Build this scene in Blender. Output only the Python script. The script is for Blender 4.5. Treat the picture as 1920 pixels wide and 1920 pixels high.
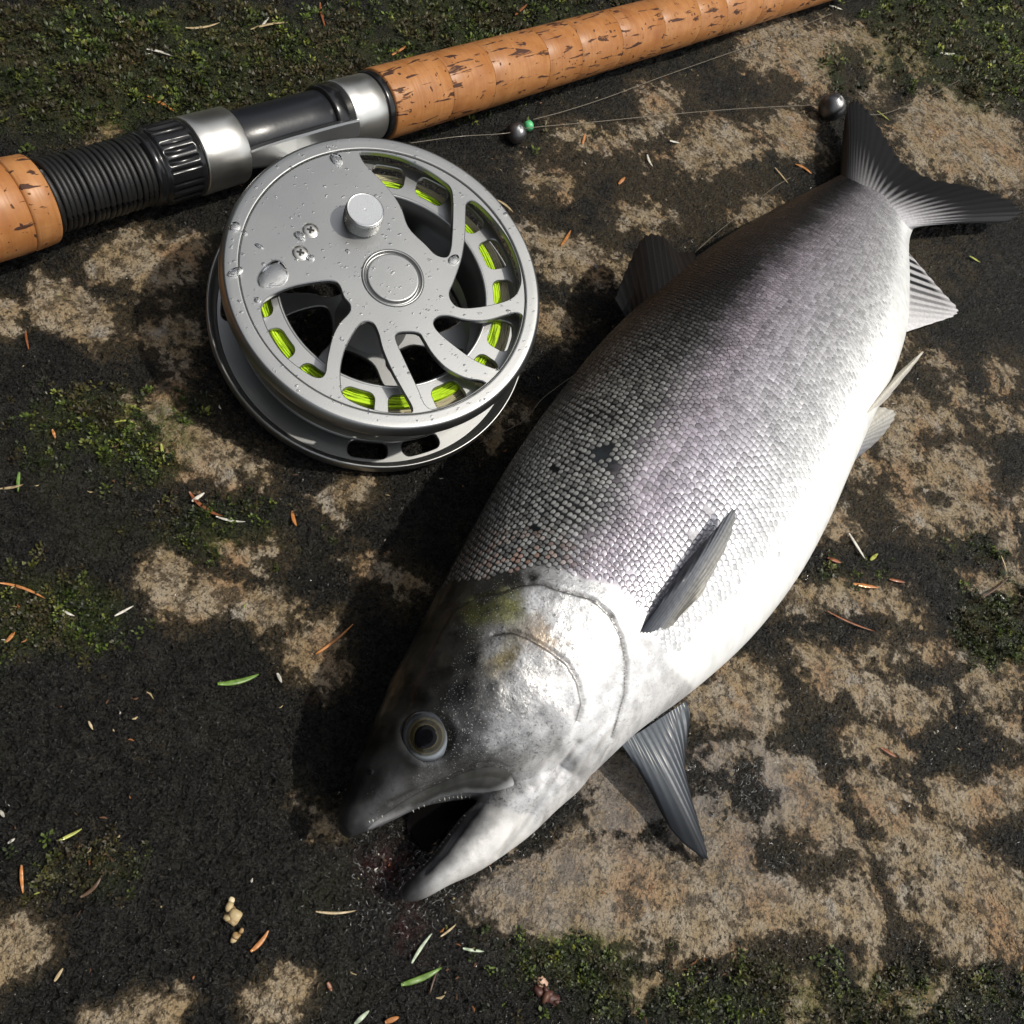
import bpy, bmesh, math, random
import numpy as np
from mathutils import Vector, Matrix
from mathutils.bvhtree import BVHTree
from mathutils.geometry import tessellate_polygon, delaunay_2d_cdt

for o in list(bpy.data.objects): bpy.data.objects.remove(o)
SC = bpy.context.scene
COL = SC.collection
rng = np.random.default_rng(7)
random.seed(7)

# ------------------------------------------------------------------ camera, world, sun, exposure
TH = math.radians(36.0); FOC = 1750.0; DIST = 0.28
_g = np.array([.56, .83]); _g /= np.linalg.norm(_g)
_n = np.array([math.sin(TH)*_g[0], math.sin(TH)*_g[1], math.cos(TH)])
_f = np.array([0, 0, -1.0]); _Y = _f-(_f@_n)*_n; _Y /= np.linalg.norm(_Y)
CM = np.array([np.cross(_Y, _n), _Y, _n])          # camera axes in the world
CAM = CM@np.array([0, 0, DIST])
cd = bpy.data.cameras.new('camera'); cam = bpy.data.objects.new('camera', cd); COL.objects.link(cam)
cam.matrix_world = Matrix([list(CM[i])+[CAM[i]] for i in range(3)]+[[0, 0, 0, 1]])
cd.sensor_width = 36; cd.sensor_fit = 'HORIZONTAL'; cd.lens = 36*FOC/1920
cd.clip_start = 0.005; cd.clip_end = 200
cd.dof.use_dof = False
SC.camera = cam

SUN_DIR = np.array([.46, .14, .875]); SUN_DIR /= np.linalg.norm(SUN_DIR)
EL = math.asin(SUN_DIR[2]); AZ = math.atan2(SUN_DIR[0], SUN_DIR[1])
w = bpy.data.worlds.new('World'); SC.world = w; w.use_nodes = True
nt = w.node_tree; nt.nodes.clear()
out = nt.nodes.new('ShaderNodeOutputWorld'); bg = nt.nodes.new('ShaderNodeBackground')
sky = nt.nodes.new('ShaderNodeTexSky'); sky.sky_type = 'NISHITA'; sky.sun_disc = False
sky.sun_elevation = EL; sky.sun_rotation = AZ; sky.air_density = 1.0; sky.dust_density = 2.0; sky.ozone_density = 0.6
hsv = nt.nodes.new('ShaderNodeHueSaturation'); hsv.inputs['Saturation'].default_value = .22
bg.inputs['Strength'].default_value = 0.15
nt.links.new(sky.outputs[0], hsv.inputs['Color']); nt.links.new(hsv.outputs[0], bg.inputs[0]); nt.links.new(bg.outputs[0], out.inputs[0])
sl = bpy.data.lights.new('sun', 'SUN'); sl.energy = 2.8; sl.angle = math.radians(1.4); sl.color = (1, .94, .83)
so = bpy.data.objects.new('sun', sl); COL.objects.link(so)
so.rotation_euler = Vector(SUN_DIR).to_track_quat('Z', 'Y').to_euler(); so.location = Vector(SUN_DIR)*3
SC.view_settings.view_transform = 'Standard'; SC.view_settings.look = 'None'
SC.view_settings.exposure = 0.17; SC.view_settings.gamma = 1; SC.view_settings.use_curve_mapping = False

# ------------------------------------------------------------------ helpers
def P(px, py, z=0.0):
    """a measured point of the survey photograph on the level z of the rock"""
    d = CM@np.array([px-960, 960-py, -FOC]); return CAM+d*((z-CAM[2])/d[2])
def PJ(w_):
    c = (np.asarray(w_)-CAM)@CM
    return np.stack([960-FOC*c[..., 0]/c[..., 2], 960+FOC*c[..., 1]/c[..., 2]], -1)
def mmpx(p):                       # metres per survey pixel at a point
    return -((np.asarray(p)-CAM)@CM)[2]/FOC
ORG = {}
def thing(name, label, cat, loc, group=None):
    o = bpy.data.objects.new(name, None); COL.objects.link(o); o.location = loc; o.empty_display_size = .01
    o['label'] = label; o['category'] = cat
    if group: o['group'] = group
    ORG[o.name] = np.array(loc, float); return o
def tag(o, label, cat, group=None):
    o['label'] = label; o['category'] = cat
    if group: o['group'] = group
    return o
def mesh_obj(name, V, F, mat, parent=None, smooth=True, attrs=None):
    V = np.asarray(V, float)
    if parent is not None:
        org = ORG[parent.name]
    else:
        org = np.array([V[:, 0].mean(), V[:, 1].mean(), V[:, 2].min()])
    me = bpy.data.meshes.new(name)
    if isinstance(F, np.ndarray):
        k = F.shape[1]; me.vertices.add(len(V)); me.vertices.foreach_set('co', (V-org).ravel())
        me.loops.add(F.size); me.loops.foreach_set('vertex_index', F.ravel().astype(np.int32))
        me.polygons.add(len(F)); me.polygons.foreach_set('loop_start', np.arange(0, F.size, k, dtype=np.int32))
        me.update(calc_edges=True)
    else:
        me.from_pydata([tuple(v) for v in V-org], [], F)
    me.validate()
    for k, a in (attrs or {}).items():
        a = np.asarray(a, float)
        if a.ndim == 1:
            at = me.attributes.new(k, 'FLOAT', 'POINT'); at.data.foreach_set('value', a)
        elif k == 'tc':
            at = me.attributes.new(k, 'FLOAT_VECTOR', 'POINT'); at.data.foreach_set('vector', a.ravel())
        else:
            if a.shape[1] == 3: a = np.hstack([a, np.ones((len(a), 1))])
            at = me.attributes.new(k, 'FLOAT_COLOR', 'POINT'); at.data.foreach_set('color', a.ravel())
    if mat: me.materials.append(mat)
    me.polygons.foreach_set('use_smooth', np.full(len(me.polygons), smooth))
    o = bpy.data.objects.new(name, me); COL.objects.link(o)
    if parent is not None: o.parent = parent
    else: o.location = org
    ORG[o.name] = org; return o

class N:                            # terse node builder
    def __init__(s, name):
        s.m = bpy.data.materials.new(name); s.m.use_nodes = True; s.t = s.m.node_tree; s.t.nodes.clear()
        s.out = s.t.nodes.new('ShaderNodeOutputMaterial'); s.b = s.t.nodes.new('ShaderNodeBsdfPrincipled')
        s.t.links.new(s.b.outputs[0], s.out.inputs[0])
    def set(s, **k):
        for a, v in k.items():
            i = s.b.inputs[a.replace('_', ' ')]
            if isinstance(v, bpy.types.NodeSocket): s.t.links.new(v, i)
            elif isinstance(v, tuple) and len(v) == 3: i.default_value = (*v, 1)
            else: i.default_value = v
        return s
    def n(s, typ, outp=0, props=None, **inp):
        x = s.t.nodes.new(typ)
        for a, v in (props or {}).items(): setattr(x, a, v)
        for a, v in inp.items():
            i = x.inputs[int(a[1:])] if a[0] == 'i' and a[1:].isdigit() else x.inputs[a.replace('_', ' ')]
            if isinstance(v, bpy.types.NodeSocket): s.t.links.new(v, i)
            elif isinstance(v, tuple) and len(v) == 3 and i.type == 'RGBA': i.default_value = (*v, 1)
            else: i.default_value = v
        return x.outputs[outp]
    def attr(s, name, o='Fac'): return s.n('ShaderNodeAttribute', o, {'attribute_name': name})
    def noise(s, vec, scale, detail=4, rough=.55, o=0, dist=0.0): return s.n('ShaderNodeTexNoise', o, None, Vector=vec, Scale=scale, Detail=detail, Roughness=rough, Distortion=dist)
    def math(s, op, a, b=0.0, c=0.0): return s.n('ShaderNodeMath', 0, {'operation': op}, i0=a, i1=b, i2=c)
    def mix(s, f, a, b, mode='MIX'):
        x = s.t.nodes.new('ShaderNodeMix'); x.data_type = 'RGBA'; x.blend_type = mode
        for i, v in ((0, f), (6, a), (7, b)):
            if isinstance(v, bpy.types.NodeSocket): s.t.links.new(v, x.inputs[i])
            else: x.inputs[i].default_value = (*v, 1) if isinstance(v, tuple) else v
        return x.outputs[2]
    def ramp(s, f, lo, hi, a=0.0, b=1.0, smooth=True):
        return s.n('ShaderNodeMapRange', 0, {'interpolation_type': 'SMOOTHSTEP' if smooth else 'LINEAR', 'clamp': True}, Value=f, From_Min=lo, From_Max=hi, To_Min=a, To_Max=b)
    def bump(s, h, strength=.5, dist=.001, normal=None):
        k = dict(Strength=strength, Distance=dist, Height=h)
        if normal is not None: k['Normal'] = normal
        return s.n('ShaderNodeBump', 0, None, **k)
    def pos(s): return s.n('ShaderNodeNewGeometry', 'Position')

# numpy value noise
_T = rng.random((256, 256))
def vnoise(x, y):
    xi = np.floor(x).astype(int); yi = np.floor(y).astype(int); fx = x-xi; fy = y-yi
    fx = fx*fx*fx*(fx*(fx*6-15)+10); fy = fy*fy*fy*(fy*(fy*6-15)+10)
    a = _T[xi & 255, yi & 255]; b = _T[(xi+1) & 255, yi & 255]; c = _T[xi & 255, (yi+1) & 255]; d = _T[(xi+1) & 255, (yi+1) & 255]
    return (a*(1-fx)+b*fx)*(1-fy)+(c*(1-fx)+d*fx)*fy
def fbm(x, y, s, o=4, seed=0):
    r = 0; a = 1; t = 0; x = x*s+seed*17.3; y = y*s+seed*9.1
    for i in range(o):
        r = r+a*vnoise(x, y); t += a; a *= .5; x, y = x*1.93+y*.52+11.7, y*1.93-x*.52+5.3
    return r/t
def sstep(a, b, x): t = np.clip((x-a)/(b-a), 0, 1); return t*t*(3-2*t)
def catmull(pts, n, closed=False):
    pts = np.asarray(pts, float); m = len(pts)
    if closed: Q = np.vstack([pts[-1:], pts, pts[:2]]); seg = m
    else: Q = np.vstack([2*pts[0]-pts[1], pts, 2*pts[-1]-pts[-2]]); seg = m-1
    T = np.linspace(0, seg, n, endpoint=not closed); i = np.minimum(T.astype(int), seg-1); t = (T-i)[:, None]
    p0, p1, p2, p3 = Q[i], Q[i+1], Q[i+2], Q[i+3]
    return .5*(2*p1+(p2-p0)*t+(2*p0-5*p1+4*p2-p3)*t**2+(3*p1-p0-3*p2+p3)*t**3)
def inpoly(X, Y, poly):
    p = np.asarray(poly, float); r = np.zeros(X.shape, bool)
    for (x1, y1), (x2, y2) in zip(p, np.roll(p, -1, 0)):
        c = ((y1 > Y) != (y2 > Y)) & (X < (x2-x1)*(Y-y1)/((y2-y1) if y2 != y1 else 1e-9)+x1); r ^= c
    return r
def dpoly(X, Y, poly, closed=True):
    p = np.asarray(poly, float); q = np.roll(p, -1, 0); D = np.full(X.shape, 1e9)
    for k, ((x1, y1), (x2, y2)) in enumerate(zip(p, q)):
        if not closed and k == len(p)-1: break
        dx, dy = x2-x1, y2-y1; t = np.clip(((X-x1)*dx+(Y-y1)*dy)/(dx*dx+dy*dy+1e-9), 0, 1)
        D = np.minimum(D, (X-x1-t*dx)**2+(Y-y1-t*dy)**2)
    return np.sqrt(D)
def sdf(X, Y, poly): d = dpoly(X, Y, poly); return np.where(inpoly(X, Y, poly), d, -d)
def grid_faces(nu, nv, close_u=False, close_v=False):
    iu = np.arange(nu if close_u else nu-1); iv = np.arange(nv if close_v else nv-1)
    A, B = np.meshgrid(iu, iv, indexing='ij'); A2 = (A+1) % nu; B2 = (B+1) % nv
    return np.stack([A*nv+B, A2*nv+B, A2*nv+B2, A*nv+B2], -1).reshape(-1, 4)
def tube(pts, r, n=8, taper=None):
    pts = np.asarray(pts, float); m = len(pts); r = np.full(m, r) if np.isscalar(r) else np.asarray(r)
    T = np.gradient(pts, axis=0); T /= np.linalg.norm(T, axis=1)[:, None]+1e-12
    up = np.array([0, 0, 1.0]); A = np.cross(T, up); A /= np.linalg.norm(A, axis=1)[:, None]+1e-9; B = np.cross(A, T)
    a = np.linspace(0, 2*np.pi, n, endpoint=False)
    V = pts[:, None]+r[:, None, None]*(np.cos(a)[None, :, None]*A[:, None]+np.sin(a)[None, :, None]*B[:, None])
    F = [tuple(f) for f in grid_faces(m, n, close_v=True)]
    F += [tuple(range(n))[::-1], tuple((m-1)*n+i for i in range(n))]
    return V.reshape(-1, 3), F

# ------------------------------------------------------------------ the rock slab: traced lichen-free patches
def Z(org, sc, *pts): return [(org[0]+x/sc, org[1]+y/sc) for x, y in pts]
z2 = lambda *p: Z((1120, 1150), 2.4, *p)
z1 = lambda *p: Z((1320, 600), 3.2, *p)
z4 = lambda *p: Z((860, 0), 1.811, *p)
z3 = lambda *p: Z((0, 380), 2.667, *p)
z5 = lambda *p: Z((0, 860), 1.811, *p)
z7 = lambda *p: Z((0, 1500), 3.0, *p)
zb = lambda *p: Z((780, 560), 3.2, *p)
ROCK = [
 z2((450,330),(560,200),(700,200),(830,280),(830,420),(740,580),(600,540),(480,500),(400,440),(380,350)),
 z2((880,130),(1060,170),(1200,230),(1330,250),(1340,360),(1480,340),(1600,360),(1560,480),(1500,530),(1390,510),(1250,450),(1130,370),(990,330),(920,230)),
 z2((1180,180),(1320,130),(1380,170),(1285,215)), z2((1400,170),(1550,105),(1670,170),(1650,220),(1500,195)),
 z2((1700,240),(1850,290),(1870,400),(1760,420),(1680,350)), z2((1840,220),(1920,240),(1920,340),(1860,290)), z2((1760,440),(1920,470),(1920,600),(1820,520)),
 z2((1140,530),(1280,500),(1370,560),(1430,660),(1400,690),(1260,670),(1130,590)),
 [(880,1690),(900,1660),(960,1610),(1040,1580),(1110,1540),(1115,1440),(1165,1400),(1336,1400),(1412,1409),(1495,1421),(1532,1417),(1541,1458),(1578,1500),(1599,1550),(1612,1600),(1628,1642),(1653,1683),(1666,1733),(1662,1771),(1640,1858),(1612,1854),(1620,1817),(1537,1746),(1453,1742),(1370,1787),(1245,1800),(1130,1770),(1060,1755),(1000,1748),(920,1735)],
 z2((1110,720),(1150,700),(1300,720),(1440,800),(1400,880),(1600,960),(1700,1020),(1920,1200),(1990,1560),(1840,1560),(1700,1440),(1600,1290),(1500,1200),(1400,1080),(1250,920),(1170,850)),
 z2((1500,760),(1750,740),(1990,660),(1990,860),(1700,960),(1500,880)),
 z2((1260,1040),(1340,1030),(1400,1100),(1560,1260),(1700,1400),(1840,1540),(1700,1560),(1560,1520),(1560,1460),(1400,1400),(1320,1250),(1290,1130)),
 z2((1330,1760),(1400,1700),(1560,1620),(1600,1700),(1480,1820)), z2((100,1660),(240,1600),(290,1650),(180,1740)), z2((840,1640),(950,1620),(1050,1848),(860,1848)),
 z1((1060,490),(1230,430),(1350,520),(1500,520),(1560,720),(1680,820),(1730,960),(1650,1080),(1700,1120),(1820,1130),(1890,1310),(1870,1400),(1810,1370),(1790,1240),(1560,1180),(1560,1270),(1260,1250),(1200,1180),(1130,1100),(1210,1050),(1200,950),(1150,900),(1080,780),(1040,700)),
 z1((1470,380),(1540,350),(1660,470),(1640,500),(1500,440)), z1((1340,200),(1420,210),(1520,280),(1490,310),(1380,260)), z1((1190,90),(1230,110),(1200,210),(1160,200)),
 z1((1760,240),(1900,300),(1860,400),(1800,380)), z1((1560,1520),(1780,1500),(1950,1530),(1950,1620),(1780,1640),(1640,1600)),
 z1((440,1650),(620,1600),(900,1590),(1180,1630),(1220,1700),(1340,1790),(1060,1770),(900,1730),(600,1750),(430,1720)),
 z1((740,1080),(860,1080),(910,1300),(760,1310),(680,1250)), z1((880,830),(1010,820),(1100,880),(960,950)),
 z1((1750,520),(1950,540),(1950,640),(1700,600)), z1((1780,1030),(1950,1040),(1950,1220),(1850,1120)),
 z4((960,180),(1080,130),(1220,80),(1350,80),(1440,130),(1460,260),(1420,350),(1390,300),(1400,200),(1330,140),(1260,170),(1260,250),(1240,310),(1180,340),(1130,240),(1000,230)),
 z4((1040,400),(1130,370),(1230,380),(1255,540),(1150,510),(1050,470)), z4((760,460),(880,400),(1010,430),(1010,500),(900,570),(760,570)),
 z4((650,520),(730,500),(740,540),(670,540)), z4((480,470),(600,430),(720,330),(745,380),(600,490),(480,500)),
 z4((560,690),(640,670),(740,740),(680,790),(580,770)), z4((930,740),(1000,670),(1080,690),(960,760)),
 z4((180,760),(300,770),(480,840),(570,900),(540,942),(400,942),(250,850)),
 z4((1460,430),(1600,300),(1720,330),(1900,420),(1990,640),(1780,620),(1640,580),(1520,520)), z4((1480,110),(1580,200),(1560,240),(1500,180)),
 z4((230,540),(310,590),(410,580),(390,630),(250,640)), z4((340,440),(440,440),(430,480),(340,490)), z4((600,300),(740,320),(740,380),(640,390)),
 z3((430,250),(560,160),(660,120),(740,190),(900,150),(1000,200),(960,350),(870,380),(850,470),(800,480),(700,410),(560,360),(440,340)),
 z3((160,440),(200,320),(300,380),(450,450),(580,520),(500,690),(440,650),(300,600),(170,570)), z3((-60,470),(110,460),(120,570),(60,640),(-60,560)),
 z3((620,600),(760,560),(900,590),(1000,640),(980,760),(900,950),(870,1050),(960,1100),(1080,1180),(1200,1280),(1350,1300),(1330,1370),(1180,1350),(1130,1410),(1060,1350),(860,1310),(830,1230),(760,1180),(800,1080),(720,1000),(780,900),(860,800),(760,700),(640,660)),
 z5((480,350),(560,310),(650,330),(640,380),(800,390),(1020,470),(980,570),(900,580),(760,500),(620,560),(540,500),(470,400)),
 z5((740,270),(820,280),(960,290),(960,320),(860,340),(760,300)), z5((960,610),(1140,530),(1159,740),(1080,790),(1000,700)),
 z5((-60,1570),(80,1550),(190,1630),(160,1700),(100,1740),(-60,1830)),
 z7((470,1220),(620,1180),(780,1090),(980,1090),(1040,1160),(1000,1300),(480,1300)), z7((1380,1100),(1500,1000),(1620,980),(1760,1060),(1740,1130),(1640,1230),(1600,1300),(1370,1300)),
 z7((1640,0),(1760,0),(1900,60),(1890,190),(1780,190),(1740,80)), z3((620,960),(680,1000),(690,1100),(600,1100)),
 [(590,940),(640,905),(690,890),(700,925),(640,970)], zb((740,50),(900,30),(1010,120),(900,240),(760,180)), zb((380,880),(450,700),(640,660),(560,800),(400,900)),
 [(650,1045),(690,1035),(720,1050),(690,1075)], [(170,262),(195,236),(240,248),(180,268)], [(720,1075),(790,1070),(810,1100),(760,1120)],
 [(1380,60),(1440,40),(1500,40),(1470,80),(1400,90)],
]
DARK = [
 z2((550,700),(650,665),(740,710),(830,800),(800,860),(710,940),(580,910),(570,830),(520,780),(380,810),(350,740),(390,600),(430,500),(520,560),(520,690)),
 z2((680,1030),(800,945),(870,960),(920,1040),(980,1110),(1060,1110),(1080,1040),(1150,1050),(1120,1120),(1200,1220),(1160,1260),(1000,1230),(900,1190),(740,1170)),
 z2((100,980),(180,1010),(270,950),(320,960),(400,1040),(500,1110),(490,1130),(340,1090),(260,1060),(110,1030)),
 z2((1640,950),(1720,990),(1850,1080),(1920,1130),(1920,1170),(1780,1100),(1690,1040)), z2((1390,1240),(1430,1230),(1450,1320),(1410,1330)),
 z1((1270,1000),(1440,960),(1520,1080),(1370,1100),(1280,1050)), z1((1300,620),(1480,640),(1520,740),(1350,800),(1290,720)), z1((1220,900),(1290,880),(1310,920),(1250,940)),
 z2((1000,1440),(1180,1440),(1200,1650),(1000,1700),(880,1560)), [(1135,1770),(1180,1745),(1240,1760),(1300,1780),(1200,1800)],
 z3((850,700),(930,680),(960,740),(880,760)), [(1100,1560),(1150,1548),(1160,1566),(1120,1580)],
]
# (x, y, rx, ry, weight) of green moss, puddle film and the blood stain
MOSS = [(300,120,620,150,1.1),(900,40,220,90,1.2),(1800,70,210,110,1.3),(1860,130,110,80,1.5),(1330,10,300,60,.4),(1500,1870,520,90,.75),(1100,1800,200,90,.65),(1880,1170,90,100,1.0),(1560,1080,150,60,.45),
        (80,1150,170,90,1.0),(230,810,200,100,.9),(420,990,170,90,.7),(170,1640,170,80,.45),(1620,1870,200,80,.7),(1830,1030,90,60,.4),(60,560,60,200,.1),(720,1560,1,1,0),(1640,480,60,50,.4),(1560,120,60,60,.6),(1050,250,150,50,.3)]
STAIN = [(1250,330,420,260,.9),(1700,500,260,260,.8),(1700,850,260,260,.9),(300,560,330,170,.8),(420,760,220,160,.7),(1450,1750,420,130,.9),(1650,1350,300,250,.7),(700,1050,250,120,.6),(1500,120,300,120,.8),(60,950,200,100,.4),(450,1850,350,100,.4)]
WET = [(770,1640,140,110,1.0),(1260,1490,260,140,1.0),(1000,1640,170,140,.8),(1420,1470,110,90,.9),(1400,1620,160,90,.5)]
PXG = np.arange(-330, 2260, 6.0)
GX, GY = np.meshgrid(PXG, PXG, indexing='ij')
dR = np.full(GX.shape, -60.0)
for p in ROCK:
    p = np.array(p); x0, y0 = p.min(0)-70; x1, y1 = p.max(0)+70
    ix = np.where((PXG > x0) & (PXG < x1))[0]; iy = np.where((PXG > y0) & (PXG < y1))[0]
    if len(ix) and len(iy):
        s_ = np.ix_(ix, iy); dR[s_] = np.maximum(dR[s_], sdf(GX[s_], GY[s_], p))
for p in DARK:
    p = np.array(p); x0, y0 = p.min(0)-70; x1, y1 = p.max(0)+70
    ix = np.where((PXG > x0) & (PXG < x1))[0]; iy = np.where((PXG > y0) & (PXG < y1))[0]
    s_ = np.ix_(ix, iy); dR[s_] = np.minimum(dR[s_], -sdf(GX[s_], GY[s_], p))
def bil(A, x, y):
    u = np.clip((x-PXG[0])/6.0, 0, len(PXG)-1.001); v = np.clip((y-PXG[0])/6.0, 0, len(PXG)-1.001)
    i = u.astype(int); j = v.astype(int); fu = u-i; fv = v-j
    return (A[i, j]*(1-fu)+A[i+1, j]*fu)*(1-fv)+(A[i, j+1]*(1-fu)+A[i+1, j+1]*fu)*fv
def ell(x, y, L):
    r = np.zeros(x.shape)
    for a, b, c, d, wgt in L: r = np.maximum(r, wgt*np.exp(-1.2*(((x-a)/c)**2+((y-b)/d)**2)))
    return r
def ground_fields(X, Y):
    q = PJ(np.stack([X, Y, np.zeros_like(X)], -1)); px, py = q[..., 0], q[..., 1]
    wx = (fbm(X, Y, 130, 4, 1)-.5)*46; wy = (fbm(X, Y, 130, 4, 2)-.5)*46
    d = bil(dR, px+wx, py+wy)+(fbm(X, Y, 300, 4, 3)-.5)*56+5
    off = np.maximum(np.maximum(-px, px-1920), np.maximum(-py, py-1920))
    d = np.where(off > 0, d*np.clip(1-off/60, 0, 1)+(fbm(X, Y, 30, 4, 4)-.56)*200*np.clip(off/60, 0, 1), d)
    rock = np.clip(.5+d/44, 0, 1)
    moss = np.clip(ell(px, py, MOSS)*(.35+1.3*fbm(X, Y, 90, 4, 5)), 0, 1)
    wet = ell(px+wx*1.5, py+wy*1.5, WET)
    near = np.clip(.5+(bil(dR, px+wx*.6, py+wy*.6)+(fbm(X, Y, 60, 3, 14)-.5)*60)/150, 0, 1)
    stain = ell(px, py, STAIN)*(.3+1.4*fbm(X, Y, 55, 4, 18))
    return rock, moss, wet, px, py, near, np.clip(stain, 0, 1)
def ground_z(X, Y, fields=None):
    X = np.asarray(X, float); Y = np.asarray(Y, float)
    rock, moss, wet, px, py, near, stain = fields or ground_fields(X, Y)
    z = (fbm(X, Y, 26, 4, 6)-.5)*.005+(fbm(X, Y, 170, 3, 7)-.5)*.0012
    gr = 1-np.abs(2*fbm(X, Y, 560, 2, 8)-1); alg = (1-rock)*(-.0002+.0016*gr*gr+.0006*fbm(X, Y, 1100, 1, 12))
    return z+alg+moss*(.0008*fbm(X, Y, 500, 2, 9)+.004*(fbm(X, Y, 120, 3, 13)-.4))+rock*(fbm(X, Y, 1300, 2, 10)-.5)*.0004+.0018*sstep(.3, .65, near)-.0024
def gz(px, py):                       # ground point under a survey pixel
    p = P(px, py, 0); return np.array([p[0], p[1], float(ground_z(p[0], p[1]))])

def rock_material():
    m = N('wet_rock'); p = m.pos()
    rock = m.attr('rock'); moss = m.attr('moss'); wet = m.attr('wet'); blood = m.attr('blood')
    n1 = m.noise(p, 900, 5, .65); n2 = m.noise(p, 110, 4, .6); n3 = m.noise(p, 2300, 3, .6); n4 = m.noise(p, 320, 4, .7)
    # bare rock
    c = m.mix(m.ramp(n2, .35, .68), (.275, .20, .11), (.34, .285, .21))
    c = m.mix(m.ramp(m.noise(p, 48, 3, .6), .5, .66), c, (.32, .205, .11))
    c = m.mix(m.ramp(m.noise(p, 240, 4, .7), .49, .62, 0, .9), c, (.07, .048, .025))
    c = m.mix(m.ramp(m.noise(p, 95, 5, .7), .56, .66, 0, .8), c, (.035, .027, .015))
    c = m.mix(m.ramp(m.noise(p, 75, 4, .6), .58, .7, 0, .7), c, (.34, .31, .27))
    c = m.mix(m.ramp(n1, .50, .64, 0, .9), c, (.03, .022, .013))
    c = m.mix(m.ramp(n4, .55, .72, 0, .8), c, (.055, .045, .028))
    c = m.mix(m.ramp(n3, .60, .72, 0, .7), c, (.44, .385, .29))
    c = m.mix(m.math('MULTIPLY', wet, m.ramp(n2, .3, .6, .3, .8)), c, (.19, .17, .155))
    # black algae crust
    a = m.mix(m.ramp(n1, .40, .72), (.0022, .0022, .0018), (.012, .011, .0085))
    a = m.mix(m.ramp(n3, .63, .76, 0, .5), a, (.075, .07, .055))
    a = m.mix(m.ramp(m.noise(p, 60, 4, .6), .56, .74, 0, .4), a, (.035, .032, .028))
    a = m.mix(m.ramp(m.noise(p, 33, 4, .6), .52, .7, 0, .5), a, (.022, .022, .008))
    cu = m.math('ABSOLUTE', m.math('SUBTRACT', m.noise(p, 780, 3, .6, dist=.6), .5))
    a = m.mix(m.math('MULTIPLY', m.ramp(cu, .004,   .026, .6, 0), m.ramp(m.noise(p, 260, 3, .6), .42, .6)), a, (.085, .08, .066))  # lighter curls painted into the algae as wet glints
    br = m.mix(m.ramp(n1, .36, .66), (.012, .009, .005), (.085, .062, .031))
    br = m.mix(m.ramp(n3, .6, .74, 0, .6), br, (.17, .14, .085))
    near = m.attr('near'); st = m.attr('stain')
    fb = m.math('MULTIPLY', m.ramp(m.math('ADD', near, m.math('MULTIPLY', m.math('SUBTRACT', n4, .5), .8)), .18, .48), .75)
    fb = m.math('MAXIMUM', fb, m.ramp(m.math('ADD', st, m.math('MULTIPLY', m.math('SUBTRACT', m.noise(p, 170, 5, .65), .5), 1.3)), .46, .8, 0, .7))
    fb = m.math('MULTIPLY', fb, m.ramp(wet, .2, .7, 1, .25))
    a = m.mix(fb, a, br)
    g = m.mix(m.ramp(n1, .35, .7), (.007, .010, .0025), (.045, .055, .012))
    g = m.mix(m.ramp(n2, .5, .7), g, (.05, .045, .014))
    a = m.mix(m.ramp(moss, .2, .75, 0, .9), a, g)
    edge = m.math('ADD', rock, m.math('MULTIPLY', m.math('SUBTRACT', m.noise(p, 520, 5, .7), .5), 2.2))
    mask = m.ramp(edge, .30, .74)
    c = m.mix(m.math('MULTIPLY', m.ramp(moss, .25, .8), m.ramp(n4, .4, .6, .2, .8)), c, (.10, .10, .025))
    col = m.mix(mask, a, c)
    col = m.mix(m.math('MULTIPLY', blood, m.ramp(n4, .35, .6)), col, (.045, .010, .010))
    m.set(Base_Color=col)
    ro = m.mix(mask, m.mix(m.ramp(m.noise(p, 1700, 2), .36, .6), (.10,)*3, (.6,)*3), m.mix(n4, (.24,)*3, (.72,)*3))
    ro = m.mix(wet, ro, (.2,)*3)
    sep = m.n('ShaderNodeSeparateColor', 0, None, Color=ro)
    m.set(Roughness=sep, Specular_IOR_Level=m.ramp(mask, 0, 1, .42, .35))
    h1 = m.noise(p, 1150, 3, .6); h2 = m.noise(p, 500, 4, .65)
    hh = m.math('ADD', m.math('MULTIPLY', h1, m.ramp(mask, 0, 1, 1.1, .55)), h2)
    b1 = m.bump(hh, 1.0, .0021)
    cn = m.bump(m.noise(p, 620, 4, .6, dist=1.0), 1.0, .005)
    m.set(Normal=b1, Coat_Weight=m.math('MULTIPLY', wet, .6), Coat_Roughness=.08, Coat_Normal=cn)
    return m.m
M_ROCK = rock_material()

gp = np.arange(-330, 2251, 3.0); NG = len(gp)
PX, PY = np.meshgrid(gp, gp, indexing='ij')
d_ = np.stack([PX-960, 960-PY, np.full_like(PX, -FOC)], -1)@CM.T
W_ = CAM+d_*((-CAM[2])/d_[..., 2])[..., None]
gx, gy = W_[..., 0].ravel(), W_[..., 1].ravel()
fl = ground_fields(gx, gy)
blood = np.exp(-(((fl[3]-735)/55)**2+((fl[4]-1628)/42)**2)*1.2)+.6*np.exp(-(((fl[3]-770)/30)**2+((fl[4]-1745)/50)**2))
V = np.stack([gx, gy, ground_z(gx, gy, fl)], -1)
# the slab rounds off and sinks into the ground past its worn edge
edge_ = np.minimum(np.minimum(PX.ravel()-gp[0], gp[-1]-PX.ravel()), np.minimum(PY.ravel()-gp[0], gp[-1]-PY.ravel()))+(fbm(gx, gy, 30, 3, 19)-.5)*160
V[:, 2] -= .045*np.clip(1-edge_/190, 0, 1)**2
slab = mesh_obj('rock_slab', V, grid_faces(NG, NG)[:, ::-1], M_ROCK, None, True, dict(rock=fl[0], moss=fl[1], wet=fl[2], blood=blood, near=fl[5], stain=fl[6]))
slab['kind'] = 'structure'; slab['label'] = 'flat wet rock slab with tan bare patches, black algae and green moss'
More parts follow.
